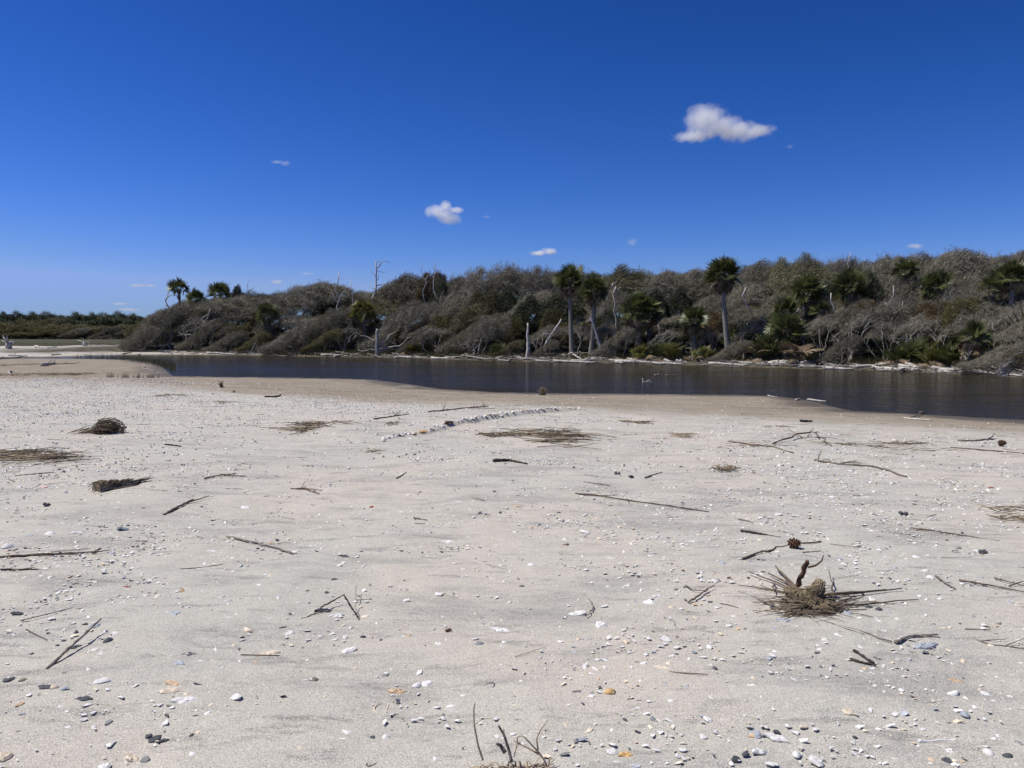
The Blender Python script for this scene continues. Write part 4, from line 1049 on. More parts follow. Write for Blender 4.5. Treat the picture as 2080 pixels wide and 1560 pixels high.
grass('marsh_grass', 'olive brown marsh grass beyond the left sand bank', np.stack([_mx, _my, H(_mx, _my)], 1)[_mk], 0.12, 0.3, 0.05, M_GRASS, 0.2, cat='grass')

# ------------------------------------------------------------------ beach litter: materials
SHM = {
    'white': mat('shell_white', (0.62, 0.60, 0.56), (0.84, 0.82, 0.78), 40, 0.55, 0.08, 0.3),
    'cream': mat('shell_cream', (0.58, 0.48, 0.35), (0.78, 0.68, 0.53), 30, 0.5, 0.1, 0.2),
    'tan': mat('shell_tan', (0.48, 0.33, 0.19), (0.68, 0.52, 0.36), 30, 0.6, 0.12, 0.2),
    'amber': mat('shell_amber', (0.50, 0.30, 0.10), (0.72, 0.50, 0.24), 25, 0.5, 0.1, 0.2),
    'grey': mat('shell_grey', (0.20, 0.20, 0.195), (0.38, 0.38, 0.37), 30, 0.7, 0.2, 0.3),
    'blue-grey': mat('shell_blue_grey', (0.20, 0.22, 0.25), (0.60, 0.63, 0.67), 26, 0.6, 0.15, 0.3),
    'dark': mat('shell_dark', (0.035, 0.038, 0.042), (0.13, 0.135, 0.145), 30, 0.7, 0.25, 0.3),
    'olive': mat('shell_olive', (0.15, 0.14, 0.10), (0.28, 0.26, 0.20), 30, 0.8, 0.2, 0.3),
    'brown': mat('shell_brown', (0.10, 0.055, 0.03), (0.22, 0.12, 0.07), 30, 0.8, 0.2, 0.3),
    'red': mat('shell_red', (0.20, 0.045, 0.025), (0.34, 0.09, 0.05), 30, 0.6, 0.1, 0.2),
    'pink': mat('shell_pink', (0.60, 0.36, 0.33), (0.75, 0.55, 0.50), 30, 0.6, 0.1, 0.2),
}
def shell_geo(kind, seed):
    """unit-wide shell resting on z = 0 (about 1 across in x)"""
    g = random.Random(seed); b = MB()
    if kind in ('clam', 'cup'):
        nu, nv = 6, 12; V = []; F = []
        for i in range(nu + 1):
            t = i / nu
            for j in range(nv):
                a = 2 * PI * j / nv
                rx, ry = 0.5 * (1 + 0.06 * math.cos(2 * a)), 0.41 * (1 + 0.18 * math.sin(a) * (1 if math.sin(a) < 0 else 0.3))
                ridge = 1 + 0.012 * (-1) ** i
                z = 0.30 * (1 - t ** 2.2) * ridge + 0.012
                if kind == 'cup': z = 0.02 + 0.13 * t ** 2.4 * (1 + 0.5 * math.sin(a + 1)) + 0.02 * math.sin(3 * a)
                V.append((rx * t * math.cos(a) * ridge, ry * t * math.sin(a) * ridge + 0.10 * (1 - t), z))
        for i in range(nu):
            for j in range(nv):
                p, q = i * nv + j, i * nv + (j + 1) % nv
                F += [(p, q, q + nv), (p, q + nv, p + nv)]
        n = len(V)
        for j in range(nv):                          # underside
            x, y, z = V[nu * nv + j]; V.append((x * 0.96, y * 0.96, -0.02))
        V.append((0, 0, -0.02 if kind == 'clam' else -0.01))
        for j in range(nv):
            p, q = nu * nv + j, nu * nv + (j + 1) % nv
            F += [(p, q, n + (j + 1) % nv), (p, n + (j + 1) % nv, n + j), (n + j, n + (j + 1) % nv, n + nv)]
        b.add(V, F)
    elif kind in ('oyster', 'shard', 'plate'):
        nv = 14 if kind == 'oyster' else 8
        asp = {'oyster': g.uniform(.36, .5), 'shard': g.uniform(.5, .8), 'plate': g.uniform(.6, .9)}[kind]
        rad = [0.5 * g.uniform(.72, 1.08) for _ in range(nv)]
        ht = {'oyster': .12, 'shard': .10, 'plate': .16}[kind]; curl = g.uniform(-.25, .35); V = []; F = []
        for lvl, (sc, hh) in enumerate(((1.0, -0.03), (1.0, 0.045), (0.62, ht), (0.25, ht * 0.85))):
            for j in range(nv):
                a = 2 * PI * j / nv; x = rad[j] * math.cos(a) * sc; y = rad[j] * math.sin(a) * asp * sc
                z = hh + curl * (x * x) + (0.025 * math.sin(5 * a + seed) if lvl else 0) + g.uniform(-.012, .012)
                V.append((x, y + 0.10 * x * x * (1 if seed % 2 else -1), z))
        for l in range(3):
            for j in range(nv):
                p, q = l * nv + j, l * nv + (j + 1) % nv
                F += [(p, q, q + nv), (p, q + nv, p + nv)]
        V.append((0, 0, ht * 0.8)); V.append((0, 0, -0.03)); n = len(V)
        for j in range(nv):
            F += [(3 * nv + j, 3 * nv + (j + 1) % nv, n - 2), ((j + 1) % nv, j, n - 1)]
        b.add(V, F)
    elif kind == 'ring':
        P = [(0.5 * math.cos(a), 0.30 * math.sin(a), 0.04 + 0.02 * math.sin(3 * a)) for a in np.linspace(0.5, 2 * PI - 0.6, 18)]
        b.tube(P, [0.018 + 0.022 * math.sin(PI * k / 17) for k in range(18)], 5)
    elif kind == 'whelk':
        n = 14; ts = np.linspace(0, 1, n)
        P = np.array([((t - .5), 0.05 * math.sin(9 * t), 0.14 + 0.03 * math.sin(12 * t)) for t in ts])
        b.tube(P, [0.02 + 0.19 * math.sin(PI * min(1, t * 1.15)) ** 0.8 * (1 + 0.13 * math.sin(t * 26)) for t in ts], 9)
    elif kind == 'lump':
        for _ in range(5):
            c = np.array([g.uniform(-.3, .3), g.uniform(-.25, .25), g.uniform(.05, .25)]); r = g.uniform(.12, .26)
            b.tube([c - [r, 0, 0], c - [r * .5, 0, -.02], c + [r * .4, .02, 0], c + [r, 0, 0]], [r * .3, r, r * .9, r * .25], 7)
    elif kind == 'bone':
        P = [(-.5, 0, .04), (-.42, .03, .05), (-.25, -.01, .04), (.1, .0, .045), (.35, -.03, .04), (.46, -.05, .05), (.5, -.06, .045)]
        b.tube(P, [.03, .06, .035, .04, .035, .05, .02], 7)
    return b
_SHC = {}
def shell_mesh(kind, colour, var):
    k = (kind, colour, var)
    if k not in _SHC: _SHC[k] = shell_geo(kind, var * 7 + len(kind)).mesh('shell', SHM[colour], kind in ('clam', 'cup', 'whelk', 'lump'))
    return _SHC[k]
NAMES = {'clam': 'clam_shell', 'cup': 'clam_shell', 'oyster': 'oyster_shell', 'shard': 'shell_shard', 'plate': 'shell_shard', 'ring': 'shell_ring', 'whelk': 'whelk_shell', 'lump': 'dark_clod', 'bone': 'bone_piece'}
WORDS = {'clam': 'domed clam shell', 'cup': 'upturned clam shell', 'oyster': 'long oyster shell', 'shard': 'broken shell shard', 'plate': 'thick shell piece', 'ring': 'ring-shaped shell remnant', 'whelk': 'whelk shell', 'lump': 'rough clod', 'bone': 'bone-like piece'}
LAND = {'the V-shaped stick': (150, 1305), 'the dried plant': (1040, 1520), 'the fibrous root clump': (1650, 1200), 'the long slanting twig': (1700, 1285),
        'the lone slanting twig': (540, 1110), 'the twig-crossed shells': (685, 1245), 'the black stick pair': (1755, 1340), 'the matted palm boot': (240, 985), 'the thick dark log': (1040, 942),
        'the bottom left corner': (60, 1560), 'the bottom right corner': (2060, 1560), 'the wavy left-edge stick': (100, 1128), 'the long thin stem': (1300, 1020), 'the curved twig': (1198, 1236), 'the bone-like piece': (1902, 1504), 'the smooth cream clam': (610, 1525), 'the amber clam': (1238, 1404), 'the cream long oyster shell': (545, 1329)}
_used = {}
def where(px, py):
    n, (lx, ly) = min(LAND.items(), key=lambda q: math.hypot((q[1][0] - px), (q[1][1] - py) * 1.6) if (abs(q[1][0] - px) + abs(q[1][1] - py)) > 6 else 1e9)
    dx, dy = px - lx, (py - ly) * 1.6; d = math.hypot(dx, dy)
    side = ('right of' if dx > 0 else 'left of') if abs(dx) > abs(dy) * 1.8 else ('in front of' if dy > 0 else 'behind') if abs(dy) > abs(dx) * 1.8 else ('in front and right of' if dx > 0 and dy > 0 else 'in front and left of' if dy > 0 else 'behind and right of' if dx > 0 else 'behind and left of')
    return ('close ' if d < 55 else 'well ' if d > 190 else '') + side + ' ' + n
def shell(px, py, size, kind, colour, label=None, group='larger shells strewn over the sand', rz=None, tilt=0.12, var=None, zoff=0):
    p = gp(px, py); w = size / FPX * np.linalg.norm(p - [0, 0, EYE]); rg = random.Random(int(px * 31 + py * 17))
    o = ob(NAMES[kind], shell_mesh(kind, colour, rg.randrange(4) if var is None else var), None, (p[0], p[1], p[2] + (-0.05 if kind != 'cup' else 0.0) * w + zoff))
    o.rotation_euler = (rg.gauss(0, tilt), rg.gauss(0, tilt), rg.uniform(-.5, .5) + (0 if kind in ('oyster', 'bone', 'whelk') else rg.uniform(0, 6)) if rz is None else rz); o.scale = (w, w, w * 0.9)
    if not label:
        sz = 'tiny' if w < 0.024 else 'small' if w < 0.045 else 'large' if w > 0.085 else ''
        label = ' '.join(x for x in (sz, colour, WORDS[kind], where(px, py)) if x)
        if label in _used:
            _used[label] += 1; label = ('second ', 'third ', 'fourth ', 'fifth ')[min(_used[label] - 2, 3)] + label
        else: _used[label] = 1
    tag(o, label, 'clod' if kind == 'lump' else 'bone' if kind == 'bone' else 'shell', group)
    return o
HAND = '''36 1245 24 oyster dark;18 1110 22 clam white;121 1199 19 shard grey;259 1193 19 oyster red;203 1329 18 plate white;261 1349 14 clam white;380 1330 38 oyster dark;358 1347 42 oyster blue-grey;208 1382 30 plate white;354 1388 38 oyster tan;346 1402 44 oyster cream;376 1422 50 oyster white;91 1395 32 oyster dark;110 1396 16 clam cream;131 1398 14 clam blue-grey;168 1419 36 oyster dark;454 1296 24 oyster cream;267 1538 38 oyster cream;296 1541 22 shard grey;316 1498 26 shard dark;302 1494 16 shard dark;334 1503 20 oyster dark;389 1494 14 clam dark;9 1535 26 plate cream;212 1556 24 plate white;196 1270 28 plate blue-grey;218 1301 20 clam dark;356 1248 36 plate blue-grey;323 1245 18 shard olive;472 1258 26 oyster white;40 1430 18 shard tan;479 1415 28 plate white;19 1379 28 shard dark;47 1380 20 shard olive;545 1329 48 oyster cream;588 1286 26 plate white;563 1360 32 shard dark;638 1380 15 clam olive;709 1321 34 plate white;610 1525 30 clam cream;653 1514 20 plate white;756 1497 14 plate dark;782 1370 18 shard grey;809 1404 44 oyster tan;774 1436 40 ring cream;868 1388 28 plate white;847 1392 20 clam white;808 1427 12 shard dark;971 1309 22 clam grey;993 1395 30 ring dark;1018 1280 46 oyster white;949 1519 21 ring dark;755 1550 22 ring dark;660 1240 42 oyster dark;683 1250 32 oyster white;892 1207 22 plate white;697 1130 32 oyster dark;892 1308 20 plate white;620 1448 22 plate blue-grey;579 1447 30 oyster grey;737 1293 11 clam dark;912 1281 16 lump brown;1081 1148 20 clam white;1245 1135 28 oyster white;1317 1225 34 plate white;1174 1245 42 oyster white;1220 1268 28 plate white;1344 1357 38 oyster cream;1238 1404 24 clam amber;1353 1298 28 plate white;1453 1358 15 clam dark;1243 1525 22 plate white;1272 1532 32 oyster amber;1438 1460 20 plate white;1535 1491 36 plate blue-grey;1515 1532 15 clam dark;1494 1541 18 plate dark;1541 1525 34 oyster white;1095 1402 20 ring dark;1364 1424 15 clam white;1111 1486 15 shard dark;1482 1270 16 plate white;1578 1498 46 oyster white;1659 1545 36 plate white;1619 1532 19 clam white;1725 1445 26 plate cream;1632 1475 22 oyster cream;1902 1504 72 bone white;2007 1528 21 clam white;2047 1535 20 clam dark;1924 1545 24 plate dark;1961 1451 19 clam blue-grey;1938 1411 28 whelk white;2000 1410 21 plate white;1939 1383 36 oyster tan;2035 1390 24 ring white;1787 1239 19 clam dark;1764 1234 16 clam dark;1722 1245 26 plate blue-grey;1879 1311 50 oyster blue-grey;1879 1324 17 plate grey;1598 1261 38 oyster blue-grey;1738 1498 11 clam dark;1733 1508 13 plate white;1578 1486 15 plate dark;1783 1337 24 shard dark;96 1028 18 lump dark;236 1031 13 plate white;101 1086 24 clam white;517 1066 18 plate dark;502 1031 28 plate white;91 989 18 plate pink;755 1030 14 plate red;1190 1081 30 plate white;909 1100 30 oyster white;1148 1110 17 lump brown;1255 963 15 lump dark;1282 970 15 lump dark;2012 990 12 shard red;1831 1046 20 lump dark;1016 1103 18 ring dark;505 1283 26 whelk cream;370 1258 20 plate white;430 1120 26 oyster white;1610 1100 10 shard cream;1545 1098 14 clam cream;1998 1123 18 lump dark;1942 1121 15 ring dark;1862 1133 20 clam white;1876 1160 24 oyster white;1890 1173 16 clam white;1820 1155 14 clam blue-grey;1465 1145 20 plate blue-grey;1335 1210 26 oyster white;1365 1235 16 clam cream;60 1090 24 plate blue-grey;160 1082 28 oyster white;250 1075 30 plate blue-grey;330 1165 22 shard blue-grey;545 1200 20 shard tan;600 1120 16 shard white;1120 1045 20 oyster white;1050 1028 22 oyster tan;930 1020 22 oyster white;830 1005 14 plate white;1580 1045 18 plate white;1600 1180 14 shard white;1700 1290 14 clam white;1690 1010 14 clam white;1990 1060 16 shard blue-grey;1760 1010 20 oyster white;1880 1250 14 plate white;1330 1090 26 oyster white;770 1120 18 shard grey;680 1178 22 shard dark;1270 1190 20 shard white;1060 1190 16 shard dark;720 1085 16 shard dark;300 1180 24 shard white'''
hand_px = []
for row in HAND.split(';'):
    a = row.split(); hand_px.append((float(a[0]), float(a[1])))
    lab = {(610, 1525): 'smooth cream domed clam shell alone on the sand near the bottom edge', (1238, 1404): 'amber domed clam shell alone on the sand', (1902, 1504): 'long white bone-like piece near the bottom right', (545, 1329): 'cream long oyster shell lying alone left of the centre'}.get((int(a[0]), int(a[1])))
    shell(float(a[0]), float(a[1]), float(a[2]), a[3], a[4], lab)
def ordinal(n):
    o1 = 'first second third fourth fifth sixth seventh eighth ninth tenth eleventh twelfth thirteenth fourteenth fifteenth sixteenth seventeenth eighteenth nineteenth'.split()
    if n < 20: return o1[n - 1]
    t = 'twenty thirty forty fifty sixty seventy eighty ninety'.split()[(n % 100) // 10 - 2] if n < 100 else 'hundredth and'
    return (t[:-1] + 'ieth' if n < 100 else 'hundredth') if n % 10 == 0 else t + '-' + o1[n % 10 - 1]
# the row of shells laid along the little scarp
rs = random.Random(23); k = 0; arc = []
SPX = np.array(SCARP_PX, float); cl = np.concatenate([[0], np.cumsum(np.hypot(np.diff(SPX[:, 0]), np.diff(SPX[:, 1])))])
t = 0.0
while t < cl[-1]:
    px = np.interp(t, cl, SPX[:, 0]); py = np.interp(t, cl, SPX[:, 1])
    if not (1142 < px < 1152):
        colr = 'amber' if 842 < px < 870 or 984 < px < 993 or 1060 < px < 1070 or 1150 < px < 1156 else 'dark' if 800 < px < 822 and k % 2 else 'cream' if rs.random() < .12 else 'white'
        q = np.array([np.interp(t, cl, SCARP[:, 0]), np.interp(t, cl, SCARP[:, 1])]) + [rs.gauss(0, .03), rs.gauss(0, .04) + 0.05]
        kind = rs.choice(['clam', 'oyster', 'plate', 'whelk', 'clam', 'cup'])
        w = rs.uniform(0.065, 0.115)
        o = ob(NAMES[kind], shell_mesh(kind, colr, rs.randrange(4)), None, (q[0], q[1], float(H(q[0], q[1])) + 0.005), (rs.gauss(0, .35), rs.gauss(0, .35), rs.uniform(0, 6)), w)
        seg = 'left third' if t < cl[-1] / 3 else 'middle third' if t < cl[-1] * 2 / 3 else 'right third'
        tag(o, '%s %s, %s from the near left end of the shell row' % (colr, WORDS[kind], ordinal(k + 1)), 'shell', 'shells laid in a row along the scarp')
    t += rs.uniform(2.4, 5.2); k += 1
# smaller loose shells nearest the camera, told apart by nothing
rl = random.Random(41); n = 0
while n < 60:
    px, py = rl.uniform(0, 2080), rl.uniform(1080, 1555)
    if min(abs(px - a) + abs(py - b) for a, b in hand_px) < 34: continue
    colr = rl.choice(['white'] * 7 + ['cream', 'grey', 'dark', 'blue-grey'])
    shell(px, py, rl.uniform(9, 15) * (0.6 + 0.4 * (py - 900) / 600), rl.choice(['plate', 'shard', 'shard', 'oyster']), colr, 'loose bit of %s shell %s' % (colr, where(px, py)), 'small loose shells')
    hand_px.append((px, py)); n += 1

# ------------------------------------------------------------------ shell grit strewn over the whole beach (past counting)
def grit(name, label, colour, n, smin, smax, seed, dens, r0, r1, flat=False, power=1.25):
    g = np.random.default_rng(seed)
    T = []
    for q in range(10):
        nv = 4 if flat else 6; a = np.sort(g.uniform(0, 2 * PI, nv) * .35 + np.arange(nv) * 2 * PI / nv); r = g.uniform(.3, .6, nv); asp = g.uniform(.4, .9)
        x, y = r * np.cos(a), r * np.sin(a) * asp
        if flat:
            V = np.concatenate([np.stack([x, y, np.full(nv, -.02)], 1), [[g.uniform(-.1, .1), 0, g.uniform(.14, .34)]]]); F = [(j, (j + 1) % nv, nv) for j in range(nv)]
        else:
            V = np.concatenate([np.stack([x, y, np.full(nv, -.03)], 1), np.stack([x, y, g.uniform(.01, .06, nv)], 1), [[0, 0, g.uniform(.05, .15)]]]); F = []
            for j in range(nv):
                k = (j + 1) % nv; F += [(j, k, k + nv), (j, k + nv, j + nv), (j + nv, k + nv, 2 * nv)]
        T.append((V, np.array(F)))
    r = np.sqrt(g.uniform(r0 ** 2, r1 ** 2, n * 4)); a = np.radians(g.uniform(-44, 44, n * 4))
    x, y = r * np.sin(a), r * np.cos(a)
    _, dn, df, _ = base_h(x, y)
    keep = (dn > 1.2) & (g.random(len(x)) < dens(x, y, dn))
    x, y = x[keep][:n], y[keep][:n]; m = len(x)
    z = H(x, y); s = smin * (smax / smin) ** (g.random(m) ** power); rz = g.uniform(0, 2 * PI, m); tx, ty = g.normal(0, .22, m), g.normal(0, .22, m)
    b = MB(); ids = g.integers(0, 10, m)
    for q in range(10):
        k = np.nonzero(ids == q)[0]; V, F = T[q]
        c, sn = np.cos(rz[k])[:, None], np.sin(rz[k])[:, None]
        X = (V[:, 0] * c - V[:, 1] * sn); Y = (V[:, 0] * sn + V[:, 1] * c); Z = V[:, 2] + X * tx[k][:, None] + Y * ty[k][:, None]
        P = np.stack([X * s[k][:, None] + x[k][:, None], Y * s[k][:, None] + y[k][:, None], Z * s[k][:, None] + z[k][:, None]], -1)
        b.add(P.reshape(-1, 3), (F[None] + (np.arange(len(k)) * len(V))[:, None, None]).reshape(-1, 3))
    o = ob(name, b.mesh(name, SHM[colour], False)); o['kind'] = 'stuff'; o['label'] = label; o['category'] = 'shell grit'
dw = lambda x, y, dn: (0.12 + 0.88 * sstep(8, 13, dn)) * (0.25 + 0.75 * sstep(-.5, .6, vnoise(x, y, 2.4) + 0.8 * vnoise(x, y * 2, .8))) * (0.42 + 0.58 * sstep(1, -10, x))
for colr, nn, nf in (('white', 15000, 38000), ('cream', 3200, 5500), ('tan', 800, 1500), ('blue-grey', 1300, 3500), ('grey', 1100, 4000), ('dark', 700, 5000)):
    cw = colr.replace('-', '_')
    grit(cw + '_shell_grit', colr + ' broken shell strewn over the sand nearest the camera', colr, nn, .008, .055, 61 + nn, dw, 2.2, 11, power=1.35)
    grit(cw + '_far_shell_grit', colr + ' broken shell strewn over the far half of the beach', colr, nf, .018, .085, 97 + nf, dw, 10, 37, True, power=1.3)

# ------------------------------------------------------------------ sticks, stems and wrack on the sand
M_STICK = mat('brown_stick', (0.085, 0.062, 0.045), (0.20, 0.155, 0.12), 30, 0.9, 0.25, 0.4)
M_STICKG = mat('grey_stick', (0.13, 0.11, 0.09), (0.27, 0.235, 0.20), 30, 0.9, 0.2, 0.4)
M_STICKB = mat('black_stick', (0.022, 0.018, 0.015), (0.06, 0.05, 0.042), 30, 0.8, 0.2, 0.4)
M_BRN = mat('red_brown_bark', (0.075, 0.04, 0.025), (0.17, 0.095, 0.06), 25, 0.9, 0.15, 0.6)
M_FIB = mat('fibrous_root', (0.13, 0.10, 0.06), (0.31, 0.245, 0.16), 40, 0.95, 0.12, 0.7, (1, 1, 0.3))
M_PALE = mat('pale_stem', (0.33, 0.25, 0.16), (0.55, 0.44, 0.31), 20, 0.85, 0.2)
SM = {'b': M_STICK, 'g': M_STICKG, 'k': M_STICKB, 'r': M_BRN, 'p': M_PALE, 's': M_STRAW, 'w': M_DRIFT, 'd': M_STRAWD}
def sample_line(pts, n, wob, rg):
    pts = np.asarray(pts, float); cl = np.concatenate([[0], np.cumsum(np.linalg.norm(np.diff(pts, axis=0), axis=1))])
    ts = np.linspace(0, cl[-1], n); P = np.stack([np.interp(ts, cl, pts[:, k]) for k in range(pts.shape[1])], 1)
    nz = np.array([[rg.gauss(0, wob) * cl[-1] for _ in range(2)] for _ in range(n)]); nz[0] = 0; nz[-1] = 0
    P[:, :2] += nz; return P
def stick(pix, th, label, m='b', twigs=(), lift=None, name='stick', wob=0.011, group='sticks strewn over the sand', n=15, cat='stick'):
    """pix: polyline in pixels on the sand; th: thickness in pixels; lift: heights (m) at the polyline's points; twigs: pixel polylines"""
    rg = random.Random(int(pix[0][0] * 5 + pix[0][1] * 3))
    G = np.array([gp(x, y) for x, y in pix]); o0 = G[0].copy(); r = th * 0.72 / FPX * np.linalg.norm(G.mean(0) - [0, 0, EYE]) / 2
    Lf = np.array(lift if lift is not None else [0] * len(G), float)
    A = np.concatenate([G[:, :2], Lf[:, None]], 1); P = sample_line(A, n, wob, rg)
    z = H(P[:, 0], P[:, 1]); P[:, 2] = z + P[:, 2] + r * 0.75
    b = MB(); b.tube(P - o0, r * np.linspace(1.15, 0.65, n) * np.array([rg.uniform(.7, 1.25) for _ in range(n)]), 6)
    if not twigs:
        o = ob(name, b.mesh(name, SM[m]), None, tuple(o0))
    else:
        o = ob(name, None, None, tuple(o0)); ob('stem', b.mesh('stem', SM[m]), o)
        for tw in twigs:
            q = np.array([gp(x, y) for x, y in tw[0]]); Q = sample_line(np.concatenate([q[:, :2], np.linspace(0, tw[1], len(q))[:, None]], 1), 6, wob, rg)
            Q[:, 2] = H(Q[:, 0], Q[:, 1]) + Q[:, 2] + r * 0.75
            t = MB(); t.tube(Q - o0, r * np.linspace(.75, .35, 6), 5); ob('twig', t.mesh('twig', SM[m]), o)
    return tag(o, label, cat, group)
stick([(95, 1361), (206, 1281)], 7.5, 'V-shaped stick propped up at its far end above its own shadow', 'g', lift=[0.0, 0.062], wob=0.004)
stick([(0, 1133), (60, 1129), (120, 1126), (185, 1124), (205, 1115)], 5, 'wavy stick at the left edge with a forked tip', 'b', (([(186, 1124), (225, 1121)], 0.01), ([(60, 1129), (110, 1130)], 0.0)))
stick([(0, 1158), (78, 1158)], 4, 'straight dark stick below the wavy one at the left edge', 'k')
stick([(25, 1160), (72, 1153)], 3, 'thin brown straw crossing the dark stick at the left edge', 'p')
stick([(460, 1091), (520, 1103), (620, 1130)], 5, 'lone slanting twig at left centre', 'g', (([(570, 1116), (600, 1130)], 0.0),))
stick([(333, 1048), (360, 1032), (393, 1016)], 6, 'crooked dark stick with a thin fork left of centre', 'b', (([(375, 1024), (425, 1013)], 0.02),))
stick([(1002, 938), (1035, 937), (1071, 945)], 9, 'thick dark log-like stick at centre', 'k', name='thick_stick')
stick([(1168, 1003), (1250, 1012), (1330, 1024), (1440, 1041)], 4, 'long thin brown stem lying at centre', 'b', (([(1275, 1015), (1278, 1024)], 0.01), ([(1220, 1008), (1255, 1010)], 0.02)))
stick([(1505, 1080), (1545, 1087), (1586, 1094)], 7, 'short thick dark stick behind the root clump', 'k')
stick([(1508, 1136), (1560, 1118), (1610, 1106), (1668, 1101)], 5, 'bent stick carrying a brown cone, behind the root clump', 'b')
stick([(1500, 1203), (1560, 1227), (1640, 1254), (1720, 1276), (1812, 1305)], 5.5, 'long slanting twig in front of the root clump', 'g', (([(1645, 1257), (1670, 1276)], 0.0), ([(1690, 1270), (1755, 1290)], 0.0)))
stick([(1818, 1306), (1850, 1293), (1905, 1291)], 6, 'short bent stick at the end of the long slanting twig', 'g', (([(1860, 1292), (1910, 1296)], 0.0),))
stick([(1900, 1171), (1920, 1185), (1942, 1198)], 5, 'short dark twig right of the root clump', 'g')
stick([(1948, 1180), (2010, 1190), (2082, 1204)], 5, 'dark stick reaching in from the right edge', 'b', (([(2050, 1192), (2084, 1186)], 0.02), ([(2020, 1175), (2084, 1192)], 0.0)))
stick([(1975, 1298), (2010, 1310), (2082, 1318)], 4, 'forked thin twig at the right edge', 'g', (([(1990, 1303), (2045, 1302)], 0.01), ([(2040, 1314), (2080, 1305)], 0.02)))
stick([(1735, 1324), (1755, 1337), (1776, 1350)], 8, 'black stick, upper of a converging pair', 'k')
stick([(1728, 1341), (1752, 1348), (1779, 1353)], 7, 'black stick, lower of a converging pair', 'k')
stick([(1398, 1225), (1424, 1209), (1451, 1196)], 5, 'dark stick leaning on a flat shell right of centre', 'b', (([(1392, 1190), (1408, 1202), (1440, 1203)], 0.01),), lift=[0, .01, .02])
stick([(1196, 1219), (1207, 1235), (1190, 1253)], 4.5, 'hook-shaped curved twig beside a long white shell', 'g')
stick([(1850, 1073), (1930, 1084), (2030, 1100)], 3.5, 'thin straight straw in the right middle distance', 'b')
stick([(1655, 936), (1700, 944), (1770, 948), (1805, 958), (1842, 970)], 6, 'long crooked branch with an upright stub at right', 'g', (([(1660, 937), (1668, 934)], 0.12), ([(1700, 944), (1740, 942)], .03)), name='branch')
stick([(1570, 902), (1610, 893), (1648, 886), (1690, 906)], 4, 'arched twiggy branch in the right distance', 'b', (([(1640, 888), (1650, 880)], .10), ([(1620, 892), (1650, 896)], .06), ([(1655, 889), (1700, 898)], .05), ([(1630, 890), (1600, 880)], .08)), lift=[0, .06, .09, 0], name='branch')
stick([(1480, 897), (1540, 905), (1612, 921)], 4, 'pair of thin branches below the arched one', 'b', (([(1510, 901), (1560, 912)], .02),), name='branch')
stick([(1930, 910), (2000, 915), (2082, 922)], 3.5, 'long thin straw near the right edge', 'b')
stick([(1945, 896), (1990, 896), (2018, 893)], 5, 'grey stick with raised curl near the right edge', 'g', (([(2005, 895), (2020, 890)], .08),))
stick([(1185, 980), (1240, 987)], 3, 'thin twig right of centre', 'b')
stick([(1186, 966), (1214, 969)], 4, 'short dark chip right of the thick dark log', 'k')
stick([(805, 973), (826, 960)], 4, 'short slanting twig left of the thick dark log', 'g')
stick([(415, 973), (450, 965), (500, 968)], 3.5, 'thin broken twig right of the matted palm boot', 'b')
stick([(590, 994), (620, 993), (648, 1004)], 4, 'forked twig with a dry leaf at left centre', 'b', (([(622, 993), (655, 999)], .01), ([(612, 993), (618, 986)], .03)))
stick([(335, 904), (368, 908)], 5, 'small dark stick behind the matted palm boot', 'k')
stick([(538, 807), (558, 807), (570, 803)], 5, 'small dark driftwood bit near the left waterline', 'k')
stick([(365, 1157), (410, 1154), (453, 1147)], 3, 'thin stem across a yellow shell', 'b')
stick([(1310, 971), (1345, 960)], 4, 'short twig right of the dark clods', 'g')
stick([(1836, 851), (1860, 853), (1893, 856)], 6, 'pale straight stick near the right waterline', 'w')
stick([(1836, 851), (1858, 849), (1878, 838)], 3.5, 'thin forked twig by the pale stick near the waterline', 'b', lift=[0, .02, .10])
stick([(1626, 857), (1650, 857)], 7, 'dark bark chip near the right waterline', 'k')
stick([(652, 1241), (700, 1224)], 4, 'upper twig over the shells left of centre', 'b', lift=[.02, .05])
stick([(698, 1226), (716, 1242), (728, 1258)], 4.5, 'dark twig leaning down over the shells left of centre', 'k', lift=[.05, .02, 0])
stick([(612, 1258), (640, 1247), (656, 1244)], 3, 'thin dry leaf blade left of the shell cluster', 'k')
stick([(725, 1205), (722, 1240), (730, 1258)], 2.2, 'hair-thin arching stem beside the shell cluster', 'g', lift=[.05, .03, 0])
stick([(1380, 1031), (1440, 1040)], 3, 'short straw at the tip of the long thin stem', 'b')
stick([(960, 1012), (985, 1018)], 3, 'small twig chip left of the long thin stem', 'g')
stick([(1500, 1055), (1530, 1062)], 3, 'fine twig left of the short thick dark stick', 'b')
stick([(840, 1052), (868, 1057)], 3, 'fine dark twig at centre left', 'b')
stick([(870, 838), (910, 833), (990, 826)], 4, 'long twig with upright shoots behind the shell row', 'b', (([(900, 834), (905, 829)], .10), ([(960, 829), (1005, 834)], .04), ([(985, 826), (978, 821)], .10)), name='branch')
stick([(760, 852), (800, 846), (830, 842)], 4, 'dark twig left behind the shell row', 'b', (([(800, 846), (818, 838)], .05),), name='branch')
stick([(905, 862), (920, 860)], 10, 'rusty brown leaf-like chip behind the shell row', 'r')
stick([(455, 966), (480, 962)], 3, 'twig chip between the palm boot and the shell field', 'b')
stick([(30, 968), (110, 960)], 3, 'thin straw in front of the left edge wrack', 'b')
stick([(1590, 785), (1620, 789)], 4, 'low dark twig in the shallow water at right', 'b')
stick([(1630, 1128), (1668, 1136)], 3, 'thin forked twig tip behind the root clump', 'b', lift=[0.02, .06])

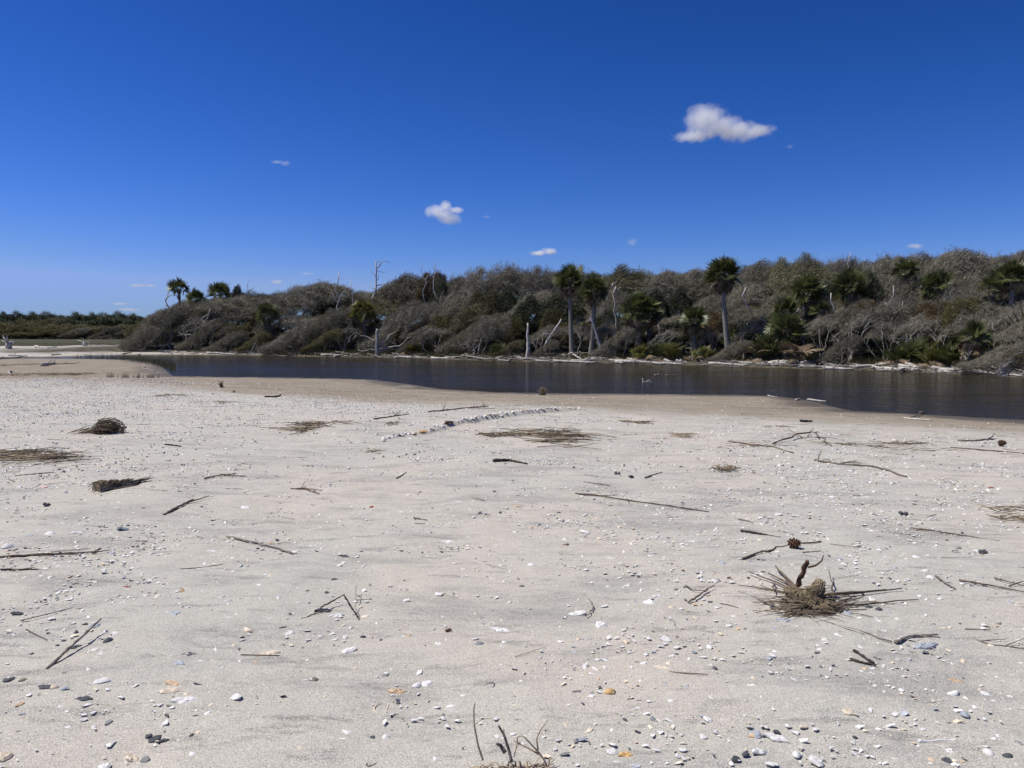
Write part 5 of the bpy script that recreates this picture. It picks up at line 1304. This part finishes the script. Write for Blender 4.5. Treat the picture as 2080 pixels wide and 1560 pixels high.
# a brown cone on the bent stick
def cone(px, py, size, label):
    p = gp(px, py); w = size / FPX * np.linalg.norm(p - [0, 0, EYE]); b = MB(); rg = random.Random(3)
    b.tube([(0, 0, -.02), (0, 0, .2), (.05, 0, .6), (.1, 0, 1.0)], [.16, .38, .34, .12], 8)
    for i in range(46):
        a = i * 2.4; t = i / 46; r = .38 * math.sin(PI * min(1, .25 + t * .7)); c = np.array([math.cos(a) * r + .08 * t, math.sin(a) * r, t])
        d = np.array([math.cos(a), math.sin(a), .5]) * .17; b.tube([c, c + d], [.09, .03], 4)
    o = ob('dry_cone', b.mesh('dry_cone', M_BRN), None, (p[0], p[1], p[2] + w * .28), (1.25, 0.3, 0.6), w * .8)
    tag(o, label, 'cone')
cone(1603, 1113, 26, 'dark brown cone resting on the bent stick')
cone(2028, 906, 14, 'small dark cone beside the grey stick near the right edge')

# wrack: flattened bundles of dead reed
def clump(px, py, wpx, hpx, n, label, m='d', ang=0.0, spread=0.35, lmin=.3, lmax=.9, th=.005, high=.03, name='reed_wrack', group='reed wrack on the sand', seed=None):
    c = gp(px, py); rg = random.Random(seed or int(px * 3 + py)); D = np.linalg.norm(c - [0, 0, EYE]); W = wpx / FPX * D
    back = gp(px, py - hpx / 2); dep = abs(back[1] - c[1]) * 2
    root = ob(name, None, None, tuple(c)); tag(root, label, 'reed wrack', group)
    b = MB(); b2 = MB(); SUB = [(rg.uniform(-.32, .32), rg.uniform(-.38, .38)) for _ in range(4 + n // 40)]
    for i in range(int(n * .62)):
        su, sv = SUB[i % len(SUB)]; u, v = su + rg.gauss(0, .13), sv + rg.gauss(0, .09)
        x, y = c[0] + u * W, c[1] + v * dep; a = ang + rg.gauss(0, spread) * (2.2 if i % 6 == 0 else 1); L = W * rg.uniform(lmin, lmax) * (0.75 if i % 4 == 0 else 0.42)
        d = np.array([math.cos(a), math.sin(a)]); e0 = np.array([x, y]) - d * L / 2; e1 = np.array([x, y]) + d * L / 2; mid_ = (e0 + e1) / 2 + np.array([rg.gauss(0, .09), rg.gauss(0, .09)]) * L
        hz = lambda q: float(H(q[0], q[1]))
        zz = [hz(e0) + rg.uniform(0, high), hz(mid_) + rg.uniform(.2, 1) * high, hz(e1) + rg.uniform(0, high)]
        (b2 if i % 5 < 2 else b).tube(np.array([[*e0, zz[0]], [*mid_, zz[1]], [*e1, zz[2]]]) - c, [th * .85, th * .85, th * .4], 3)
    o = ob('straws', b.mesh('straws', SM[m]), root); o['kind'] = 'stuff'
    o = ob('pale_straws', b2.mesh('pale_straws', M_STRAW), root); o['kind'] = 'stuff'
    return root
clump(645, 866, 90, 24, 130, 'brown reed wrack with a long tail left of centre', ang=.05, high=.06, th=.008)
clump(560, 871, 130, 6, 26, 'thin trailing line of reed left of the brown wrack', ang=.1, spread=.12, th=.006)
clump(1130, 889, 190, 30, 210, 'largest dark reed wrack right of the shell row', ang=-.25, spread=.2, high=.05, th=.008)
clump(1020, 885, 80, 7, 60, 'narrow dark reed wrack beside the shell row', ang=-.05, spread=.12, high=.04, th=.008)
clump(40, 930, 190, 36, 170, 'dark reed wrack reaching in from the left edge', ang=.25, spread=.3, high=.05, th=.007)
clump(1468, 957, 52, 16, 90, 'matted brown wrack knot with twigs right of centre', ang=.2, spread=.7, high=.06, th=.006)
clump(1385, 886, 70, 10, 50, 'thin tan wrack right of the largest one', m='s', ang=.1, spread=.3, th=.006)
clump(1800, 908, 230, 20, 110, 'long sparse line of wrack twigs at right', ang=-.05, spread=.35, high=.05, th=.006, lmin=.12, lmax=.5)
clump(1540, 906, 140, 10, 40, 'sparse wrack twigs under the arched branch', ang=-.1, spread=.4, th=.006, lmin=.1, lmax=.5)
clump(1300, 859, 90, 5, 50, 'flat dark wrack sliver near the waterline at centre', ang=-.06, spread=.1, th=.007)
clump(757, 917, 36, 6, 24, 'small yellow straw wisp near the end of the shell row', m='s', ang=.1, spread=.4, th=.006)
clump(88, 763, 110, 14, 260, 'band of brown reed wrack on the spit at left', ang=.0, spread=.5, high=.12, th=.012, lmin=.1, lmax=.4)
clump(30, 742, 60, 8, 90, 'tawny wrack heap on the spit near the left edge', ang=.0, spread=.6, high=.1, th=.012, lmin=.1, lmax=.4)
clump(350, 804, 90, 8, 70, 'faint wrack patch near the left waterline', ang=.0, spread=.5, th=.007, lmin=.1, lmax=.4)
clump(455, 818, 34, 7, 40, 'small reed wisp left of centre near the waterline', ang=.1, spread=.6, th=.006)
clump(795, 862, 36, 8, 40, 'small dark wrack tuft left of the shell row', ang=.3, spread=.8, high=.06, th=.007)
clump(2060, 1052, 110, 26, 46, 'tan and dark reed bundle at the right edge', m='s', ang=-.1, spread=.25, high=.05, th=.006)
clump(2055, 1040, 90, 16, 26, 'dark reed stems over the tan bundle at the right edge', ang=-.3, spread=.2, high=.06, th=.005)
clump(1580, 868, 100, 6, 30, 'scattered wrack straws near the right waterline', ang=-.05, spread=.2, th=.005, lmin=.1, lmax=.4)
clump(1700, 940, 120, 10, 30, 'fine straws around the long crooked branch', ang=-.3, spread=.3, th=.004, lmin=.1, lmax=.4)
def beach_straw():
    g = random.Random(77); b = MB(); P = []
    for i in range(750):
        r = math.sqrt(g.uniform(3.5 ** 2, 32 ** 2)); a = math.radians(g.uniform(-42, 42)); P.append((r * math.sin(a), r * math.cos(a), g.uniform(0, PI) * .5 - .8, g.uniform(.04, .28), g.choice((.002, .003, .004))))
    A = np.array(P); dn = base_h(A[:, 0], A[:, 1])[1]
    A = A[dn > 1.5]; d = np.stack([np.cos(A[:, 2]), np.sin(A[:, 2])], 1) * A[:, 3:4] / 2
    z0 = H(A[:, 0] - d[:, 0], A[:, 1] - d[:, 1]); z1 = H(A[:, 0] + d[:, 0], A[:, 1] + d[:, 1])
    for k in range(len(A)):
        b.tube([(A[k, 0] - d[k, 0], A[k, 1] - d[k, 1], z0[k] + .004), (A[k, 0] + d[k, 0], A[k, 1] + d[k, 1], z1[k] + .006)], [A[k, 4], A[k, 4] * .6], 3)
    o = ob('straw_litter', b.mesh('straw_litter', M_STRAWD)); o['kind'] = 'stuff'; o['label'] = 'loose straw bits scattered over the beach'; o['category'] = 'straw'
beach_straw()

# tumble of reed: a rounded tangle of looping stems
def tumble():
    c = gp(222, 880); D = np.linalg.norm(c - [0, 0, EYE]); R = 27 / FPX * D; rg = random.Random(9)
    root = ob('reed_tangle', None, None, tuple(c)); tag(root, 'rounded grey tangle of looping reeds with a low tail', 'reed tangle')
    b = MB()
    for i in range(230):
        a0 = rg.uniform(-.3, PI); k = rg.uniform(.5, 1.9); tl = rg.uniform(-1.4, 1.4); rr = R * rg.uniform(.25, 1.0)
        P = []
        for t in np.linspace(0, k, 7):
            q = np.array([math.cos(a0 + t), math.sin(a0 + t) * math.sin(tl), math.sin(a0 + t) * math.cos(tl)]) * rr * [1, .9, .95]
            P.append(q + [rg.gauss(0, .02), rg.gauss(0, .02), R * .12]); P[-1][2] = max(P[-1][2], .005)
        b.tube(P, .0055, 3)
    o = ob('looped_reeds', b.mesh('looped_reeds', M_STRAWD), root); o['kind'] = 'stuff'
    b = MB()
    for i in range(60):
        a = rg.uniform(2.7, 3.7); L = R * rg.uniform(.6, 2.2); s0 = np.array([rg.gauss(0, .12), rg.gauss(0, .1), .02])
        b.tube([s0, s0 + np.array([math.cos(a), math.sin(a) * .6, 0]) * L * .5 + [0, 0, rg.uniform(0, .12)], s0 + np.array([math.cos(a), math.sin(a) * .6, 0]) * L], [.005, .005, .003], 3)
    o = ob('reed_tail', b.mesh('reed_tail', SM['d']), root); o['kind'] = 'stuff'
tumble()
# matted palm boot: a half-rolled fibrous sheath tapering to the right
def boot():
    a = gp(196, 998); e = gp(308, 978); rg = random.Random(4); D = np.linalg.norm(a); s = D / FPX
    root = ob('palm_boot', None, None, tuple(a)); tag(root, 'matted brown palm boot tapering to wisps at its right end', 'palm boot')
    ax = nrm(np.array([e[0] - a[0], e[1] - a[1], 0])); L = np.hypot(e[0] - a[0], e[1] - a[1]) * .78; sd = np.array([-ax[1], ax[0], 0])
    b = MB(); nu, nv = 12, 9; V = []; F = []
    for i in range(nu + 1):
        t = i / nu; r = s * 13 * (1 - .72 * t ** 1.3)
        for j in range(nv + 1):
            th = PI * j / nv; rr = r * (1 + .05 * math.sin(11 * t + 3 * j)); V.append(ax * L * t + sd * math.cos(th) * rr + np.array([0, 0, math.sin(th) * rr * 1.35]))
    for i in range(nu):
        for j in range(nv):
            p = i * (nv + 1) + j; F += [(p, p + 1, p + nv + 2), (p, p + nv + 2, p + nv + 1)]
    b.add(V, F); m0 = len(V)
    b.add([*V[:nv + 1], (0, 0, 0)], [(j, j + 1, nv + 1) for j in range(nv)])
    ob('sheath', b.mesh('sheath', M_FIB), root)
    f = MB()
    for i in range(170):
        t = rg.uniform(0, .95); th = rg.uniform(.1, PI - .1); r = s * 13.6 * (1 - .72 * t ** 1.3); dth = rg.uniform(-1, 1) * .8; dt = rg.uniform(-.22, .22)
        P = [ax * L * (t + dt * q) + sd * math.cos(th + dth * q) * r + np.array([0, 0, abs(math.sin(th + dth * q)) * r * 1.38]) for q in (0, .5, 1)]
        f.tube(P, .0035, 3)
    for i in range(26):
        th = rg.uniform(0, PI); p0 = ax * L * .8 + sd * math.cos(th) * s * 6 + np.array([0, 0, math.sin(th) * s * 7]); f.tube([p0, p0 + ax * L * rg.uniform(.2, .55) + [0, 0, -.01 + rg.uniform(-.01, .03)]], [.005, .002], 3)
    for i in range(14):
        p0 = sd * -s * 13 + ax * L * rg.uniform(0, .3) + [0, 0, .008]; f.tube([p0, p0 + ax * L * rg.uniform(.3, .6) - sd * rg.uniform(-.02, .03)], [.006, .003], 3)
    o = ob('fibres', f.mesh('fibres', SM['d']), root); o['kind'] = 'stuff'
    b = MB(); b.tube([sd * -s * 12 + [0, 0, .02], sd * -s * 11 + ax * L * .4 + [0, 0, .015], sd * -s * 6 + ax * L * .8 + [0, 0, .02], ax * L * 1.12 + [0, 0, .03]], [.012, .014, .012, .004], 5); ob('rim', b.mesh('rim', SM['g']), root)
boot()
# fibrous root clump with radiating stems
def root_clump():
    c = gp(1655, 1245); s = np.linalg.norm(c - [0, 0, EYE]) / FPX; rg = random.Random(12)
    root = ob('root_clump', None, None, tuple(c)); tag(root, 'fibrous root clump with radiating reed stems and an upright bark piece', 'root clump')
    def P(px, py, h=0.0, fw=0.0):
        """point: photo pixel column/row on the ground line of the clump, raised h pixels"""
        g = gp(px, py) - c; return g + np.array([0, fw, h * s])
    def lump(name, ctr, r, tilt):
        b = MB(); nu, nv = 9, 14; V = []; F = []
        for i in range(nu + 1):
            ph = PI * i / nu
            for j in range(nv):
                th = 2 * PI * j / nv; k = 1 + .16 * math.sin(5 * th + 3 * ph) + .13 * math.sin(8 * ph + 2 * th) + rg.uniform(-.13, .13)
                q = np.array([math.sin(ph) * math.cos(th) * r[0] * (1 - .28 * math.cos(ph)), math.sin(ph) * math.sin(th) * r[1] * (1 - .28 * math.cos(ph)), math.cos(ph) * r[2]]) * k
                ca, sa = math.cos(tilt), math.sin(tilt); q = np.array([q[0] * ca + q[2] * sa, q[1], -q[0] * sa + q[2] * ca]); V.append(ctr + q)
        for i in range(nu):
            for j in range(nv):
                p, q = i * nv + j, i * nv + (j + 1) % nv; F += [(p, q, q + nv), (p, q + nv, p + nv)]
        b.add(V, F); o = ob(name, b.mesh(name, M_FIB), root)
        f = MB()
        for i in range(240):
            ph = rg.uniform(.05, PI - .2); th = rg.uniform(0, 2 * PI); Q = []
            for q_ in (0, .33, .66, 1):
                p2 = ph + .55 * q_; t2 = th + rg.uniform(-.12, .12); q = np.array([math.sin(p2) * math.cos(t2) * r[0], math.sin(p2) * math.sin(t2) * r[1], math.cos(p2) * r[2]]) * rg.uniform(1.0, 1.32)
                ca, sa = math.cos(tilt), math.sin(tilt); Q.append(ctr + np.array([q[0] * ca + q[2] * sa, q[1], -q[0] * sa + q[2] * ca]))
            f.tube(Q, .0019, 3)
        fo = ob('fibres', f.mesh('fibres', M_FIB if rg.random() < .5 else SM['s']), o); fo['kind'] = 'stuff'
    lump('upright_root', P(1656, 1220, 15), np.array([12, 11, 24]) * s, 0.45)
    lump('curled_root', P(1634, 1224, 11), np.array([25, 15, 13]) * s, -0.35)
    lump('low_root', P(1668, 1240, 7), np.array([32, 17, 11]) * s, 0.3)
    lump('frayed_root', P(1612, 1214, 7), np.array([17, 13, 9]) * s, 0.5)
    b = MB(); q0, q1 = P(1616, 1198, 4), P(1640, 1202, 62)
    b.tube([q0 + (q1 - q0) * t + np.array([rg.gauss(0, .004), 0, 0]) for t in (0, .13, .3, .42, .6, .72, .9, 1)], np.array([5, 9, 6.5, 9.5, 7, 9, 7.5, 4]) * s * .66, 8); b.V[-1][:, 1] = b.V[-1][:, 1].mean() + (b.V[-1][:, 1] - b.V[-1][:, 1].mean()) * 0.6; b.V[-1] = b.V[-1] + np.random.default_rng(2).normal(size=b.V[-1].shape) * 1.0 * s; ob('bark_piece', b.mesh('bark_piece', M_BRN), root)
    b = MB(); q0 = P(1640, 1205, 52); b.tube([q0, q0 + np.array([14, 0, 3]) * s, q0 + np.array([26, 0, 12]) * s, q0 + np.array([30, 0, 24]) * s], [2.4 * s, 2 * s, 1.6 * s, .8 * s], 5); ob('side_twig', b.mesh('side_twig', M_BRN), root)
    stems = [((1640, 1215), (1520, 1168), 6, 8), ((1630, 1212), (1498, 1192), 4, 4), ((1620, 1205), (1575, 1162), 9, 14), ((1640, 1212), (1560, 1172), 7, 8), ((1650, 1225), (1545, 1195), 4, 6), ((1640, 1230), (1560, 1225), 3, 3), ((1650, 1240), (1600, 1210), 4, 3), ((1655, 1240), (1590, 1240), 3, 2), ((1655, 1245), (1585, 1252), 3, 1),
             ((1670, 1215), (1832, 1199), 6, 4), ((1680, 1212), (1800, 1203), 4, 6), ((1675, 1240), (1865, 1221), 5, 3), ((1680, 1240), (1760, 1216), 5, 8), ((1670, 1245), (1735, 1220), 6, 10), ((1665, 1245), (1720, 1240), 5, 5), ((1660, 1248), (1760, 1240), 4, 2), ((1650, 1250), (1585, 1256), 5, 2), ((1640, 1248), (1680, 1252), 4, 1), ((1610, 1240), (1690, 1240), 3, 4), ((1620, 1232), (1574, 1215), 5, 3),
             ((1695, 1212), (1683, 1172), 4, 16), ((1570, 1190), (1574, 1215), 4, 10), ((1600, 1190), (1640, 1215), 9, 8), ((1618, 1245), (1640, 1256), 3, 1), ((1600, 1225), (1655, 1258), 4, 3), ((1690, 1225), (1700, 1212), 4, 10)]
    for (ax, ay), (bx, by), th, hh in stems:
        p0, p1 = P(ax, ay, 6), P(bx, by, hh); b = MB(); k = 6
        Q = [p0 + (p1 - p0) * t + np.array([rg.gauss(0, .006), rg.gauss(0, .006), rg.gauss(0, .003)]) * (0 < t < 1) for t in np.linspace(0, 1, k)]
        b.tube(Q, np.linspace(th, th * .35, k) * s * .5, 5); ob('stem', b.mesh('stem', SM[rg.choice('bgdb')]), root)
    f = MB()
    for i in range(150):
        px = rg.gauss(1650, 44); py = 1232 + rg.gauss(0, 11); a = rg.gauss(-.12, .45); L = rg.uniform(20, 75) * s; p0 = P(px, py, rg.uniform(1, 8)); d = np.array([math.cos(a), math.sin(a), rg.gauss(0, .06)])
        f.tube([p0 - d * L / 2, p0 + [0, 0, .004], p0 + d * L / 2], [.0025, .003, .0015], 3)
    fo = ob('loose_straw', f.mesh('loose_straw', SM['d']), root); fo['kind'] = 'stuff'
root_clump()
# dried root with upright stems at the bottom edge
def dried_plant():
    c = gp(1045, 1566); s = np.linalg.norm(c - [0, 0, EYE]) / FPX; rg = random.Random(31)
    root = ob('dried_plant', None, None, tuple(c)); tag(root, 'dried plant with bare upright stems and a tan fibrous foot at the bottom edge', 'dried plant')
    cam_up = 1 / math.cos(math.radians(28))
    P = lambda px, py, fw=0.0: np.array([(px - 1045) * s, fw, (1562 - py) * s * cam_up * 0.93])
    for pts, th in [([(988, 1540), (979, 1515), (972, 1480), (971, 1455), (974, 1440)], 4), ([(973, 1478), (985, 1470), (1008, 1470)], 1.6), ([(1040, 1545), (1034, 1525), (1026, 1500), (1016, 1480)], 6.5), ([(1026, 1502), (1025, 1488)], 4), ([(1028, 1530), (1020, 1522), (1014, 1512)], 8), ([(1108, 1562), (1100, 1548), (1088, 1528), (1064, 1502), (1058, 1499), (1050, 1502), (1050, 1520), (1044, 1536)], 3.2), ([(1090, 1532), (1072, 1524), (1055, 1516), (1044, 1512)], 3.2), ([(1088, 1528), (1085, 1505), (1092, 1488), (1107, 1474)], 3), ([(1055, 1516), (1047, 1517)], 3)]:
        Q = np.array([P(x, y, rg.uniform(-.01, .02)) for x, y in pts]); n = 3 * len(Q); cl = np.linspace(0, 1, len(Q)); tt = np.linspace(0, 1, n)
        Q = np.stack([np.interp(tt, cl, Q[:, k]) for k in range(3)], 1)
        b = MB(); b.tube(Q, np.linspace(th, th * .55, n) * s * .55, 6); ob('stem', b.mesh('stem', SM['p'] if th < 6 else SM['g']), root)
    f = MB()
    for i in range(130):
        px = rg.uniform(978, 1108); p0 = P(px, 1570 - rg.uniform(0, 10), rg.uniform(-.03, .03)); a = rg.uniform(0, PI); L = rg.uniform(10, 30) * s
        f.tube([p0, p0 + np.array([math.cos(a), rg.gauss(0, .4), abs(math.sin(a)) * .8]) * L * .6, p0 + np.array([math.cos(a) * 1.4, rg.gauss(0, .5), abs(math.sin(a)) * .7]) * L], [.003, .0026, .0012], 4)
    fo = ob('fibrous_foot', f.mesh('fibrous_foot', M_PALE), root); fo['kind'] = 'stuff'
dried_plant()
# brown tuft standing at the near waterline
def tuft(px, py, hpx, n, label, m='s', sp=.35):
    c = gp(px, py); s = np.linalg.norm(c - [0, 0, EYE]) / FPX; rg = random.Random(px); root = ob('dry_tuft', None, None, tuple(c)); tag(root, label, 'dry tuft')
    b = MB()
    for i in range(n):
        a = rg.uniform(0, 2 * PI); l = hpx * s * rg.uniform(.5, 1.1); t = abs(rg.gauss(0, sp)); d = np.array([math.cos(a) * math.sin(t), math.sin(a) * math.sin(t), math.cos(t)]); p0 = np.array([rg.gauss(0, hpx * s * .15), rg.gauss(0, hpx * s * .15), -.01])
        b.tube([p0, p0 + d * l * .6, p0 + d * l + np.array([math.cos(a), math.sin(a), -.4]) * l * .2], [.008, .007, .003], 3)
    o = ob('blades', b.mesh('blades', SM[m]), root); o['kind'] = 'stuff'
tuft(1103, 803, 19, 70, 'brown tuft standing alone at the near waterline', 's')
tuft(450, 787, 14, 30, 'dry grass tuft on the wet sand left of centre', 'd', .2)
tuft(475, 797, 6, 16, 'tiny grass tuft right of the dry one', 'd', .5)

# ------------------------------------------------------------------ clouds: small cumulus puffs, real volumes high above the land
def cloud(px, py, wpx, hpx, lobes, label, dist=3500, dens=0.012, seed=1, soft=1.0):
    d = ray(px, py); t = dist / d[1]; c = np.array([d[0] * t, dist, EYE + d[2] * t]); s = t * 1.0 / FPX
    W, Hh = wpx * s / 2, hpx * s / 2; Dp = W * 0.55
    bpy_b = MB(); nu, nv = 10, 20; V = []; F = []
    for i in range(nu + 1):
        ph = PI * i / nu
        for j in range(nv):
            th = 2 * PI * j / nv; V.append((math.sin(ph) * math.cos(th), math.sin(ph) * math.sin(th), math.cos(ph)))
    for i in range(nu):
        for j in range(nv):
            p, q = i * nv + j, i * nv + (j + 1) % nv; F += [(p, p + nv, q + nv), (p, q + nv, q)]
    bpy_b.add(np.array(V) * 1.45, F)
    m = bpy.data.materials.new('cloud_vapour'); m.use_nodes = True; nt = m.node_tree; N = nt.nodes; L = nt.links
    N.remove(N['Principled BSDF'])
    tc = N.new('ShaderNodeTexCoord')
    def M(op, a, b=None):
        n = N.new('ShaderNodeMath'); n.operation = op
        for k, v in enumerate((a, b)):
            if v is None: continue
            if isinstance(v, (int, float)): n.inputs[k].default_value = v
            else: L.new(v, n.inputs[k])
        return n.outputs[0]
    fld = None
    for cx, cz, rx, rz in lobes:
        mp = N.new('ShaderNodeMapping'); mp.vector_type = 'POINT'
        mp.inputs['Location'].default_value = (-cx / rx, 0, -cz / rz); mp.inputs['Scale'].default_value = (1 / rx, 1 / 0.8, 1 / rz)
        L.new(tc.outputs['Object'], mp.inputs['Vector'])
        ln = N.new('ShaderNodeVectorMath'); ln.operation = 'LENGTH'; L.new(mp.outputs[0], ln.inputs[0])
        v = M('SUBTRACT', 1.0, ln.outputs['Value']); fld = v if fld is None else M('MAXIMUM', fld, v)
    no = N.new('ShaderNodeTexNoise'); no.inputs['Detail'].default_value = 8; no.inputs['Roughness'].default_value = 0.68; no.inputs['Scale'].default_value = 1.0
    mp = N.new('ShaderNodeMapping'); mp.inputs['Location'].default_value = (seed * 3.1, seed, seed * 1.7)
    k = 3.6 * math.sqrt(max(wpx, 30) / 100); asp = hpx / wpx; mp.inputs['Scale'].default_value = (k, k * .6, k * max(asp, .35)); L.new(tc.outputs['Object'], mp.inputs['Vector']); L.new(mp.outputs[0], no.inputs['Vector'])
    n2 = M('MULTIPLY', M('SUBTRACT', no.outputs['Fac'], 0.5), 1.7)
    den = M('MULTIPLY', M('MAXIMUM', M('ADD', fld, M('SUBTRACT', n2, 0.06)), 0.0), dens * 2.8 * soft)
    pv = N.new('ShaderNodeVolumePrincipled'); pv.inputs['Color'].default_value = (1, 1, 1, 1); pv.inputs['Anisotropy'].default_value = 0.1
    L.new(den, pv.inputs['Density']); L.new(pv.outputs[0], N['Material Output'].inputs['Volume'])
    o = ob('cloud', bpy_b.mesh('cloud', m), None, tuple(c)); o.scale = (W, Dp, Hh)
    tag(o, label, 'cloud', 'small fair weather clouds')
    o.visible_shadow = True
cloud(1468, 253, 190, 84, [(-.38, .22, .50, .85), (-.1, -.1, .6, .6), (.30, -.32, .62, .55), (.72, -.30, .42, .28), (-.6, -.55, .5, .28)], 'largest white cloud, with a domed head and a tail to the right', dens=.010, seed=1)
cloud(903, 434, 86, 56, [(-.35, .15, .65, .55), (.0, -.05, .6, .55), (.28, -.38, .62, .5), (.05, .5, .35, .5), (.5, .25, .5, .25)], 'ragged white cloud left of the middle of the sky', dens=.016, seed=2)
cloud(1105, 512, 64, 20, [(-.3, -.2, .7, .6), (.35, .1, .6, .8)], 'flat white cloud low above the lacy bare trees', dens=.018, dist=5000, seed=3)
cloud(1284, 492, 30, 20, [(0, 0, .9, .9)], 'small faint round cloud right of the flat low one', dens=.007, dist=5000, seed=4)
cloud(570, 331, 48, 20, [(-.3, .2, .7, .45), (.4, -.1, .5, .7)], 'thin wispy cloud high at the left', dens=.007, seed=5)
cloud(988, 440, 24, 9, [(0, 0, .9, .8)], 'tiny wisp right of the ragged white cloud', dens=.008, seed=6)
cloud(1604, 298, 24, 14, [(0, 0, .8, .8)], 'tiny wisp off the tail of the largest cloud', dens=.006, seed=7)
cloud(1860, 500, 46, 16, [(0, 0, .9, .8)], 'small low cloud above the trees at right', dens=.012, dist=5000, seed=8)
cloud(288, 580, 66, 12, [(-.3, 0, .6, .8), (.5, 0, .4, .6)], 'thin flat cloud left of the free standing palm', dens=.008, dist=6000, seed=9)
cloud(562, 573, 34, 13, [(0, 0, .9, .8)], 'small white cloud touching the flat-topped oak', dens=.016, dist=6000, seed=10)
cloud(624, 556, 40, 8, [(0, 0, .9, .8)], 'thin streak of cloud above the flat-topped oak', dens=.008, dist=6000, seed=11)
cloud(244, 617, 40, 9, [(0, 0, .9, .8)], 'upper of two thin clouds low over the far wood', dens=.010, dist=7000, seed=12)
cloud(258, 629, 60, 9, [(0, 0, .9, .8)], 'lower of two thin clouds low over the far wood', dens=.012, dist=7000, seed=13)
